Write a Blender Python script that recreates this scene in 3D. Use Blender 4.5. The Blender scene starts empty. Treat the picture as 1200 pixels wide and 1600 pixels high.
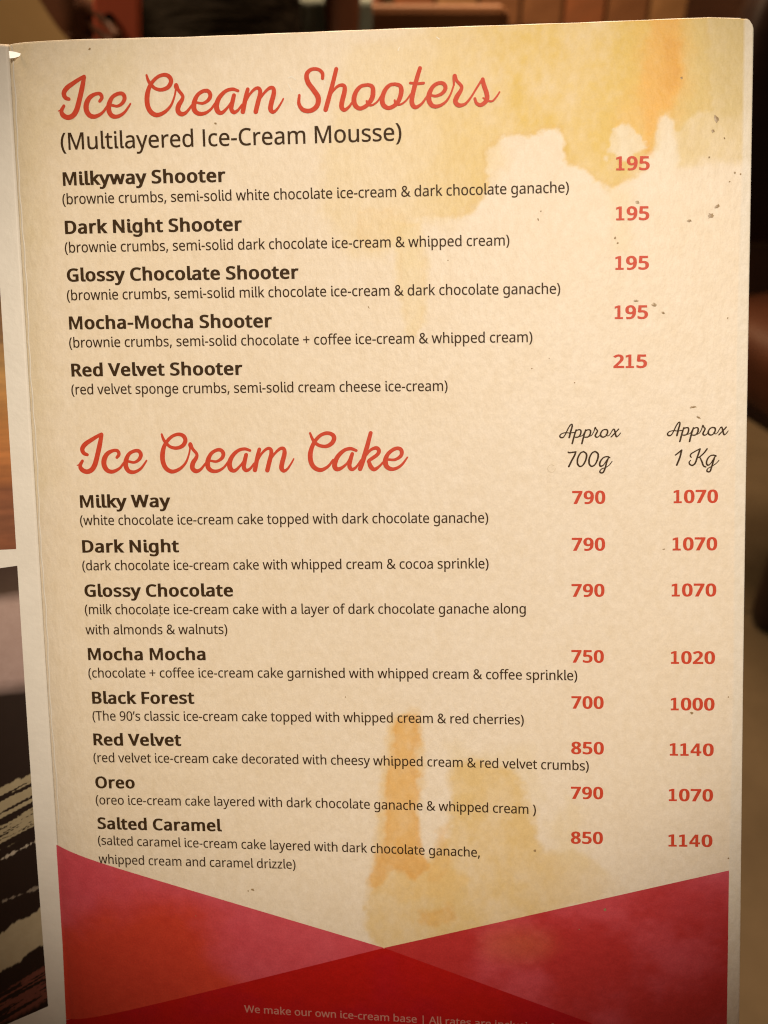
import bpy, bmesh, math, random
import numpy as np
from mathutils import Vector, Matrix
from mathutils.geometry import delaunay_2d_cdt

random.seed(4)
sc = bpy.context.scene
COL = sc.collection

# ------------------------------------------------------------------ camera
PITCH = math.radians(35)
CAM = Vector((0, 0, 1.055))
cd = bpy.data.cameras.new('camera')
cd.lens = 27.18; cd.sensor_width = 36; cd.sensor_fit = 'AUTO'
cd.clip_start = 0.02; cd.clip_end = 60
cd.dof.use_dof = True; cd.dof.focus_distance = 0.252; cd.dof.aperture_fstop = 8.5
co = bpy.data.objects.new('camera', cd); COL.objects.link(co)
co.location = CAM; co.rotation_euler = (math.radians(90) - PITCH, 0, 0)
sc.camera = co

# ------------------------------------------------------------------ world, exposure
w = bpy.data.worlds.new('World'); sc.world = w; w.use_nodes = True
w.node_tree.nodes['Background'].inputs[0].default_value = (1.0, .72, .45, 1)
w.node_tree.nodes['Background'].inputs[1].default_value = 0.05
sc.view_settings.view_transform = 'Standard'; sc.view_settings.look = 'None'
sc.view_settings.exposure = 0; sc.view_settings.gamma = 1
sc.cycles.use_denoising = True
sc.cycles.max_bounces = 6
sc.cycles.filter_width = 1.15

# ------------------------------------------------------------------ lamps
def lamp(name, kind, loc, target, energy, color, **kw):
    d = bpy.data.lights.new(name, kind); d.energy = energy; d.color = color
    for k, v in kw.items(): setattr(d, k, v)
    o = bpy.data.objects.new(name, d); COL.objects.link(o); o.location = loc
    o.rotation_euler = (Vector(target) - Vector(loc)).to_track_quat('-Z', 'Y').to_euler()
    return o
WARM = (1.0, .85, .68)
lamp('ceiling_spotlight', 'SPOT', (.16, -.42, 1.66), (.006, .226, .922), 42, WARM,
     spot_size=math.radians(25.1), spot_blend=.68, shadow_soft_size=.04)
lamp('room_fill_lamp', 'AREA', (.2, 2.0, 2.75), (.2, 2.0, 0), 105, (1, .62, .34), size=1.6)  # unseen lamp added to light the background
lamp('left_fill_lamp', 'AREA', (-1.6, .9, 2.3), (-.6, 1.6, .6), 22, (1, .70, .42), size=.5)  # added fill from the left, no such lamp in view

# ------------------------------------------------------------------ helpers
def tag(o, label=None, cat=None, group=None, kind=None):
    if label: o['label'] = label
    if cat: o['category'] = cat
    if group: o['group'] = group
    if kind: o['kind'] = kind
    return o
def empty(name, loc=(0, 0, 0), parent=None):
    o = bpy.data.objects.new(name, None); COL.objects.link(o); o.location = loc
    o.empty_display_size = .05
    if parent: o.parent = parent
    return o
def link(name, me, mat=None, parent=None, smooth=False):
    o = bpy.data.objects.new(name, me); COL.objects.link(o)
    if parent: o.parent = parent
    if mat: me.materials.append(mat)
    if smooth:
        me.polygons.foreach_set('use_smooth', [True] * len(me.polygons))
    return o
def pydata(name, vs, fs, mat=None, parent=None, smooth=False):
    me = bpy.data.meshes.new(name); me.from_pydata([tuple(v) for v in vs], [], fs); me.update()
    return link(name, me, mat, parent, smooth)
def bm_obj(name, bm, mat, parent=None, smooth=False):
    me = bpy.data.meshes.new(name); bm.to_mesh(me); bm.free()
    return link(name, me, mat, parent, smooth)
def box_bm(x0, x1, y0, y1, z0, z1, bev=0.004, bm=None):
    bm = bm or bmesh.new()
    r = bmesh.ops.create_cube(bm, size=1)
    for v in r['verts']:
        v.co = Vector(((x0 + x1) / 2 + v.co.x * (x1 - x0), (y0 + y1) / 2 + v.co.y * (y1 - y0), (z0 + z1) / 2 + v.co.z * (z1 - z0)))
    if bev:
        es = list({e for v in r['verts'] for e in v.link_edges})
        bmesh.ops.bevel(bm, geom=es, offset=bev, segments=2, affect='EDGES', profile=.5)
    return bm
def lathe(name, prof, mat, parent=None, n=32, loc=(0, 0, 0)):
    vs, fs = [], []
    for r, z in prof:
        for k in range(n):
            a = 2 * math.pi * k / n; vs.append((loc[0] + r * math.cos(a), loc[1] + r * math.sin(a), loc[2] + z))
    for i in range(len(prof) - 1):
        for k in range(n):
            fs.append((i * n + k, i * n + (k + 1) % n, (i + 1) * n + (k + 1) % n, (i + 1) * n + k))
    fs.append(tuple(range(n))[::-1]); fs.append(tuple((len(prof) - 1) * n + k for k in range(n)))
    return pydata(name, vs, fs, mat, parent, True)

def mat(name, col, rough=.6, spec=.3, noise=None, bump=None, metallic=0, attr=None, coat=0, stretch=(1, 1, 1), mottle=0):
    """procedural material; noise=(scale, second colour, amount)  bump=(scale, strength, distance)"""
    m = bpy.data.materials.new(name); m.use_nodes = True; nt = m.node_tree; N = nt.nodes; L = nt.links
    b = N['Principled BSDF']
    b.inputs['Roughness'].default_value = rough; b.inputs['Specular IOR Level'].default_value = spec
    b.inputs['Metallic'].default_value = metallic
    if coat:
        b.inputs['Coat Weight'].default_value = coat; b.inputs['Coat Roughness'].default_value = .28
    tc = N.new('ShaderNodeTexCoord'); mp = N.new('ShaderNodeMapping'); mp.inputs['Scale'].default_value = stretch
    L.new(tc.outputs['Object'], mp.inputs['Vector'])
    src = None
    if attr:
        a = N.new('ShaderNodeAttribute'); a.attribute_name = attr; src = a.outputs['Color']
    else:
        rgb = N.new('ShaderNodeRGB'); rgb.outputs[0].default_value = (*col, 1); src = rgb.outputs[0]
    if noise:
        t = N.new('ShaderNodeTexNoise'); t.inputs['Scale'].default_value = noise[0]; t.inputs['Detail'].default_value = 6
        t.inputs['Roughness'].default_value = .6
        L.new(mp.outputs[0], t.inputs['Vector'])
        r = N.new('ShaderNodeMapRange'); r.inputs[1].default_value = .33; r.inputs[2].default_value = .67; r.inputs[4].default_value = noise[2]
        L.new(t.outputs['Fac'], r.inputs[0])
        mx = N.new('ShaderNodeMix'); mx.data_type = 'RGBA'; L.new(r.outputs[0], mx.inputs['Factor'])
        L.new(src, mx.inputs['A'])
        if attr:
            mu = N.new('ShaderNodeMix'); mu.data_type = 'RGBA'; mu.blend_type = 'MULTIPLY'; mu.inputs['Factor'].default_value = 1
            L.new(src, mu.inputs['A']); mu.inputs['B'].default_value = (*noise[1], 1); L.new(mu.outputs['Result'], mx.inputs['B'])
        else:
            mx.inputs['B'].default_value = (*noise[1], 1)
        src = mx.outputs['Result']
    if mottle:
        t = N.new('ShaderNodeTexNoise'); t.inputs['Scale'].default_value = 1900; t.inputs['Detail'].default_value = 2
        L.new(tc.outputs['Object'], t.inputs['Vector'])
        r = N.new('ShaderNodeMapRange'); r.inputs[1].default_value = .3; r.inputs[2].default_value = .7
        r.inputs[3].default_value = 1 - mottle; r.inputs[4].default_value = 1 + mottle * .4
        L.new(t.outputs['Fac'], r.inputs[0])
        vm = N.new('ShaderNodeVectorMath'); vm.operation = 'SCALE'; L.new(src, vm.inputs[0]); L.new(r.outputs[0], vm.inputs['Scale'])
        src = vm.outputs[0]
    L.new(src, b.inputs['Base Color'])
    if bump:
        t = N.new('ShaderNodeTexNoise'); t.inputs['Scale'].default_value = bump[0]; t.inputs['Detail'].default_value = 3
        L.new(mp.outputs[0], t.inputs['Vector'])
        bp = N.new('ShaderNodeBump'); bp.inputs['Strength'].default_value = bump[1]; bp.inputs['Distance'].default_value = bump[2]
        L.new(t.outputs['Fac'], bp.inputs['Height']); L.new(bp.outputs[0], b.inputs['Normal'])
    return m

# ------------------------------------------------------------------ the setting
M_floor = mat('floor_tile', (.138, .110, .068), .5, .3, (5, (.085, .066, .038), .9), (30, .2, .002))
M_joint = mat('floor_joint', (.05, .035, .022), .8)
fl = bm_obj('floor', box_bm(-4, 4, -2, 5, -.08, -.012, 0), M_joint); tag(fl, kind='structure')
tile_me = bpy.data.meshes.new('floor_tile'); bm = box_bm(-.4485, .4485, -.4485, .4485, -.02, 0, .003); bm.to_mesh(tile_me); bm.free()
tile_me.materials.append(M_floor)
ang = math.radians(-14)
for i in range(-3, 6):
    for j in range(-1, 7):
        x, y = i * .9 + .42, j * .9 - .05
        X = x * math.cos(ang) - y * math.sin(ang); Y = x * math.sin(ang) + y * math.cos(ang)
        if abs(X) > 3.5 or Y < -1.5 or Y > 3.9: continue
        o = bpy.data.objects.new('floor_tile', tile_me); COL.objects.link(o); o.parent = fl; o.location = (X, Y, 0); o.rotation_euler = (0, 0, ang)
ce = bm_obj('ceiling', box_bm(-4, 4, -2, 5, 3.0, 3.1, 0), mat('ceiling_paint', (.45, .38, .28), .8)); tag(ce, kind='structure')
M_olive = mat('olive_plaster', (.26, .19, .095), .8, .2, (3, (.20, .14, .06), .6), (60, .2, .002))
wl = bm_obj('plaster_wall', box_bm(-4, -.055, 3.35, 3.5, 0, 3.0, 0), M_olive)
tag(wl, 'plain olive brown plaster wall at the left behind the person in black', 'wall')
M_grout = mat('mortar', (.16, .11, .06), .9)
wr = bm_obj('brick_wall', box_bm(-.05, 4, 3.40, 3.5, 0, 3.0, 0), M_grout)
tag(wr, 'blurred wall of square brown bricks with a few pale ones above the menu', 'wall')
bm_ = [mat('brick_brown', (.22, .105, .045), .7, .3, (14, (.14, .06, .025), .8), (50, .4, .004)),
       mat('brick_rust', (.27, .10, .04), .7, .3, (14, (.17, .07, .03), .8), (50, .4, .004)),
       mat('brick_tan', (.33, .19, .085), .7, .3, (14, (.22, .12, .05), .8), (50, .4, .004)),
       mat('brick_pale', (.44, .30, .16), .7, .3, (14, (.30, .19, .09), .7), (50, .4, .004))]
bmes = []
for k, m_ in enumerate(bm_):
    me = bpy.data.meshes.new('brick'); bm = box_bm(-.073, .073, -.03, .03, -.058, .058, .006); bm.to_mesh(me); bm.free(); me.materials.append(m_); bmes.append(me)
for r in range(17):
    for c in range(12):
        x = .03 + c * .156 + (.078 if r % 2 else 0)
        if x > 1.62: continue
        z = .07 + r * .125
        k = random.choice([0, 0, 0, 1, 1, 2, 0, 2, 3]) if r != 7 else [1, 2, 0, 0, 1, 0, 2, 3, 0, 3, 1, 0][c]
        o = bpy.data.objects.new('brick', bmes[k]); COL.objects.link(o); o.parent = wr
        o.location = (x, 3.385 + random.uniform(-.006, .004), z)

# dark wooden cabinet and red curtain on the right
M_dark = mat('dark_wood', (.030, .012, .007), .5, .4, (5, (.016, .006, .004), .9), stretch=(1, 1, 6))
cab = empty('wooden_cabinet', (1.55, 2.55, 0)); tag(cab, 'very dark brown wooden cabinet against the brick wall at the right', 'cabinet')
bm_obj('body', box_bm(-.62, .95, -.3, .3, .08, 2.1, .01), M_dark, cab)
for k in range(2):
    d = bm_obj('door', box_bm(-.58 + k * .76, .15 + k * .76, -.33, -.302, .14, 2.04, .008), M_dark, cab)
    bm_obj('handle', box_bm((.08 if k == 0 else .24), (.10 if k == 0 else .26), -.36, -.331, .95, 1.15, .004), mat('brass', (.5, .32, .12), .35, metallic=1), d)
bm_obj('plinth', box_bm(-.60, .93, -.27, .28, 0, .079, .003), M_dark, cab)
# hanging red cloth
vs, fs = [], []
nx, nz = 60, 20
for j in range(nz + 1):
    for i in range(nx + 1):
        x = i / nx * .34; vs.append((x, .02 * math.sin(i * .75) + .006 * math.sin(i * 2.1 + j * .3), j / nz * .62))
for j in range(nz):
    for i in range(nx):
        a = j * (nx + 1) + i; fs.append((a, a + 1, a + nx + 2, a + nx + 1))
cu = pydata('red_cloth', vs, fs, mat('red_fabric', (.045, .006, .004), .9, .1, (60, (.03, .004, .003), .5)), None, True)
cu.location = (.86, 2.17, .66); md = cu.modifiers.new('thick', 'SOLIDIFY'); md.thickness = .004
tag(cu, 'dark red cloth hanging at the right edge in front of the cabinet', 'cloth')

# chair at the right: padded seat on dark legs
ch = empty('padded_chair', (.745, 1.15, 0)); ch.rotation_euler = (0, 0, math.radians(20))
tag(ch, 'dark chair with rounded reddish brown padded seat at the right edge', 'chair')
M_pad = mat('red_brown_leather', (.085, .030, .014), .5, .3, (20, (.06, .02, .01), .7), (90, .2, .002))
def pad_mesh(name, sx, sy, sz, loc, parent, m_):
    bm = box_bm(-sx, sx, -sy, sy, -sz, sz, 0); bmesh.ops.subdivide_edges(bm, edges=bm.edges, cuts=1, use_grid_fill=True)
    me = bpy.data.meshes.new(name); bm.to_mesh(me); bm.free()
    o = link(name, me, m_, parent, True); o.location = loc
    s = o.modifiers.new('s', 'SUBSURF'); s.levels = 3; s.render_levels = 3
    return o
pad_mesh('seat', .23, .23, .085, (.17, .12, .47), ch, M_pad)
pad_mesh('backrest', .22, .05, .24, (.17, .36, .86), ch, M_dark)
for sx, sy in ((0, 0), (.34, 0), (0, .30), (.34, .30)):
    lathe('leg', [(.018, .0), (.030, .008), (.036, .03), (.040, .2), (.046, .40)], M_dark, ch, 20, (sx, sy - .03, 0))
bm_obj('seat_frame', box_bm(-.03, .37, -.06, .30, .375, .405, .006), M_dark, ch)

# ------------------------------------------------------------------ people (far out of focus above the top edge of the menu)
M_skin = mat('brown_skin', (.17, .065, .032), .5, .35, (30, (.13, .05, .025), .6))
M_black = mat('black_cotton', (.020, .016, .012), .85, .15, (26, (.070, .058, .044), .8), (25, .8, .02), stretch=(.35, 1, 1.6))  # lighter noise tone paints lit folds into the cloth
M_jeans = mat('dark_trousers', (.030, .026, .022), .85, .15, (50, (.018, .015, .013), .6))
M_pale = mat('pale_grey_cotton', (.36, .32, .30), .85, .15, (30, (.28, .25, .24), .6), (25, .4, .01))
M_shoe = mat('dark_shoe', (.02, .015, .012), .6)
M_hair = mat('black_hair', (.010, .007, .005), .6, .4, (120, (.02, .014, .01), .8))
def skin(name, J, E, m_, parent, root, sub=2):
    names = list(J); idx = {k: i for i, k in enumerate(names)}
    me = bpy.data.meshes.new(name); me.from_pydata([J[k][0] for k in names], [(idx[a], idx[b]) for a, b in E], []); me.update()
    o = bpy.data.objects.new(name, me); COL.objects.link(o)
    o.modifiers.new('skin', 'SKIN').use_smooth_shade = True
    for i, k in enumerate(names):
        r = J[k][1]; me.skin_vertices[0].data[i].radius = r if isinstance(r, tuple) else (r, r)
        me.skin_vertices[0].data[i].use_root = (k == root)
    s = o.modifiers.new('sub', 'SUBSURF'); s.levels = sub; s.render_levels = sub
    bpy.context.view_layer.update()
    dg = bpy.context.evaluated_depsgraph_get()
    nm = bpy.data.meshes.new_from_object(o.evaluated_get(dg)); bpy.data.objects.remove(o)
    nm.name = name
    q = bpy.data.objects.new(name, nm); COL.objects.link(q); q.parent = parent
    nm.materials.clear(); nm.materials.append(m_); nm.polygons.foreach_set('use_smooth', [True] * len(nm.polygons))
    return q
def ellipsoid(name, c, r, m_, parent, cut=None):
    bm = bmesh.new(); bmesh.ops.create_uvsphere(bm, u_segments=28, v_segments=18, radius=1)
    for v in bm.verts: v.co = Vector((c[0] + v.co.x * r[0], c[1] + v.co.y * r[1], c[2] + v.co.z * r[2]))
    if cut: bmesh.ops.bisect_plane(bm, geom=bm.verts[:] + bm.edges[:] + bm.faces[:], plane_co=cut[0], plane_no=cut[1], clear_outer=True)
    return bm_obj(name, bm, m_, parent, True)
def person(loc, label, left_arm, right_arm, shirt, rot=0):
    """facing -y; arms are lists of shoulder-to-fingertip joints in the person's own frame (x to the viewer's right)"""
    p = empty('person', loc); p.rotation_euler = (0, 0, rot); tag(p, label, 'person')
    J = {'hip': ((0, 0, .93), (.105, .085)), 'waist': ((0, 0, 1.08), (.115, .09)), 'chest': ((0, .01, 1.30), (.16, .115)), 'collar': ((0, .01, 1.43), (.09, .08)),
         'neck': ((0, 0, 1.50), .055), 'skull': ((0, -.02, 1.60), (.075, .09)), 'crown': ((0, -.01, 1.69), (.07, .085)), 'nose': ((0, -.118, 1.59), .013)}
    E = [('hip', 'waist'), ('waist', 'chest'), ('chest', 'collar'), ('collar', 'neck'), ('neck', 'skull'), ('skull', 'crown'), ('skull', 'nose')]
    for s, t in ((-1, 'a'), (1, 'b')):
        J['th' + t] = ((s * .075, 0, .84), .062); J['kn' + t] = ((s * .10, -.01, .48), .052); J['cf' + t] = ((s * .10, .01, .30), .055)
        J['an' + t] = ((s * .10, .01, .08), .035); J['to' + t] = ((s * .115, -.13, .035), (.038, .028))
        E += [('hip', 'th' + t), ('th' + t, 'kn' + t), ('kn' + t, 'cf' + t), ('cf' + t, 'an' + t), ('an' + t, 'to' + t)]
    for arm, t, s in ((left_arm, 'l', -1), (right_arm, 'r', 1)):
        J['sh' + t] = ((s * .17, .01, 1.40), .058); E.append(('collar', 'sh' + t))
        el, wr_, pm, fdir, th = arm
        J['el' + t] = (el, .042); J['wr' + t] = (wr_, (.026, .024)); J['pm' + t] = (pm, (.038, .020))
        E += [('sh' + t, 'el' + t), ('el' + t, 'wr' + t), ('wr' + t, 'pm' + t)]
        f = Vector(fdir).normalized(); side = Vector(th).normalized(); curl = f.cross(side)
        for k in range(4):
            base = Vector(pm) + f * .035 + side * (.026 - .018 * k); ln = (.036, .042, .039, .030)[k]
            m1 = base + f * ln * .9 + curl * .006; tip = m1 + f * ln * .6 + curl * .018
            for q, pt in enumerate((base, m1, tip)): J['f%s%d%d' % (t, k, q)] = (tuple(pt), .0092 - .001 * q)
            E += [('pm' + t, 'f%s%d0' % (t, k)), ('f%s%d0' % (t, k), 'f%s%d1' % (t, k)), ('f%s%d1' % (t, k), 'f%s%d2' % (t, k))]
        b0 = Vector(pm) - f * .02 + side * .034; b1 = b0 + side * .024 + f * .026; b2 = b1 + f * .028 + side * .004
        J['t0' + t] = (tuple(b0), .012); J['t1' + t] = (tuple(b1), .0105); J['t2' + t] = (tuple(b2), .009)
        E += [('pm' + t, 't0' + t), ('t0' + t, 't1' + t), ('t1' + t, 't2' + t)]
    skin('body', J, E, M_skin, p, 'hip')
    ellipsoid('hair', (0, .012, 1.665), (.088, .106, .085), M_hair, p, ((0, -.02, 1.62), (0, -.5, -1)))
    for s in (-1, 1):
        ellipsoid('eye', (s * .032, -.098, 1.612), (.012, .008, .008), mat('eye_white', (.5, .45, .4), .3), p)
        ellipsoid('ear', (s * .080, 0, 1.60), (.012, .022, .032), M_skin, p)
    ellipsoid('mouth', (0, -.104, 1.552), (.022, .008, .006), mat('lips', (.16, .05, .04), .5), p)
    T = {k: J[k] for k in ('waist', 'chest', 'collar')}
    T = {'tail': ((0, 0, .80), (.150, .135)), 'hem': ((0, 0, .90), (.148, .132)), 'waist': ((0, 0, 1.06), (.142, .12)), 'chest': ((0, .01, 1.29), (.165, .128)), 'collar': ((0, .01, 1.42), (.12, .10))}
    TE = [('tail', 'hem'), ('hem', 'waist'), ('waist', 'chest'), ('chest', 'collar')]
    for arm, t, s in ((left_arm, 'l', -1), (right_arm, 'r', 1)):
        el = Vector(arm[0]); sh = Vector((s * .17, .01, 1.40)); T['s' + t] = (tuple(sh), .072); T['e' + t] = (tuple(sh.lerp(el, .62)), .060)
        TE += [('collar', 's' + t), ('s' + t, 'e' + t)]
    skin('shirt', T, TE, shirt, p, 'waist')
    Q = {'belt': ((0, 0, 1.02), (.130, .11)), 'hip': ((0, 0, .90), (.140, .125))}; QE = [('belt', 'hip')]
    for s, t in ((-1, 'a'), (1, 'b')):
        Q['th' + t] = ((s * .085, 0, .76), .095); Q['kn' + t] = ((s * .10, -.01, .48), .075); Q['an' + t] = ((s * .10, .01, .10), .060)
        QE += [('hip', 'th' + t), ('th' + t, 'kn' + t), ('kn' + t, 'an' + t)]
        pad_mesh('shoe', .055, .15, .05, (s * .115, -.06, .04), p, M_shoe)
    skin('trousers', Q, QE, M_jeans, p, 'hip')
    return p
pa = person((-.262, 1.45, 0), 'person in black shirt standing beyond the menu, holding a red phone',
       ((-.25, .03, 1.19), (-.205, -.18, 1.06), (-.165, -.225, 1.015), (.75, -.1, -.55), (.5, -.2, .8)),
       ((.20, .03, 1.16), (.195, -.03, .93), (.195, -.04, .86), (0, -.1, -1), (-1, 0, 0)), M_black)
pb = person((-.165, 2.25, 0), 'person in pale grey shirt standing behind the one in black',
       ((-.25, .03, 1.16), (-.24, -.02, .92), (-.24, -.03, .85), (0, -.1, -1), (1, 0, 0)),
       ((.20, -.02, 1.14), (.12, -.22, .96), (.145, -.26, .92), (.6, -.3, -.7), (-.6, -.2, -.2)), M_pale)
# red phone held in the hand
ph = empty('red_phone', (-.358, 1.212, .974)); ph.rotation_euler = (math.radians(8), math.radians(14), math.radians(-6))
tag(ph, 'coral red phone with a dark camera lens held by the person in black', 'phone')
M_red = mat('coral_plastic', (.72, .16, .09), .35, .5)
bm_obj('case', box_bm(-.032, .032, -.005, .005, -.072, .072, .0045), M_red, ph)
bm = bmesh.new(); bmesh.ops.create_cone(bm, segments=24, radius1=.008, radius2=.0075, depth=.003, cap_ends=True); bmesh.ops.rotate(bm, verts=bm.verts, matrix=Matrix.Rotation(math.pi / 2, 3, 'X'))
lens = bm_obj('camera_lens', bm, mat('lens_glass', (.01, .006, .006), .1, .6), ph); lens.location = (-.008, -.0065, .028)
bm_obj('screen', box_bm(-.029, .029, .0052, .006, -.066, .066, 0), mat('screen_glass', (.01, .01, .012), .1), ph)
# blue face mask on the table edge of the wooden chair
M_oak = mat('orange_brown_wood', (.26, .115, .045), .5, .35, (6, (.17, .07, .03), .8), stretch=(1, 1, 8))
wc = empty('wooden_chair', (.0, 1.72, 0)); tag(wc, 'orange brown wooden chair behind the menu with a pale blue cloth over it', 'chair')
bm_obj('seat', box_bm(-.21, .21, -.2, .2, .44, .47, .008), M_oak, wc)
bm_obj('top_rail', box_bm(-.20, .20, -.23, -.20, .88, 1.01, .012), M_oak, wc)
for s in (-1, 1):
    bm_obj('leg', box_bm(s * .19 - .018, s * .19 + .018, .15, .186, 0, .438, .005), M_oak, wc)
    bm_obj('back_post', box_bm(s * .19 - .018, s * .19 + .018, -.199, -.165, 0, 1.0, .005), M_oak, wc)
for k in range(4):
    bm_obj('spindle', box_bm(-.12 + k * .08 - .008, -.12 + k * .08 + .008, -.222, -.208, .472, .878, .003), M_oak, wc)
vs, fs = [], []
nx, nz = 24, 24
for j in range(nz + 1):
    t = j / nz
    for i in range(nx + 1):
        s = i / nx
        zz = 1.016 - .085 * t - .05 * math.sin(math.pi * s) * t
        yy = -.238 - .012 * math.sin(s * 9 + 1) * t - .006 * math.sin(s * 17)
        vs.append((-.145 + .125 * s, yy if j else -.215, zz if j else 1.018))
for j in range(nz):
    for i in range(nx):
        a = j * (nx + 1) + i; fs.append((a, a + 1, a + nx + 2, a + nx + 1))
mk_ = pydata('blue_cloth', vs, fs, mat('pale_blue_fabric', (.26, .33, .32), .85, .1, (50, (.20, .26, .26), .5)), None, True)
mk_.location = (.0, 1.72, 0); md = mk_.modifiers.new('thick', 'SOLIDIFY'); md.thickness = .002
tag(mk_, 'pale blue cloth hanging over the top rail of the wooden chair', 'cloth')

# ------------------------------------------------------------------ table under the menu
tb = empty('wooden_table', (0, -.14, 0)); tag(tb, 'brown wooden table whose edge carries the standing menu', 'table')
bm_obj('tabletop', box_bm(-.35, .35, -.33, .262, .712, .7385, .004), M_oak, tb)
for sx in (-.31, .31):
    for sy in (-.29, .22): bm_obj('leg', box_bm(sx - .02, sx + .02, sy - .02, sy + .02, 0, .711, .004), M_oak, tb)

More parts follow.
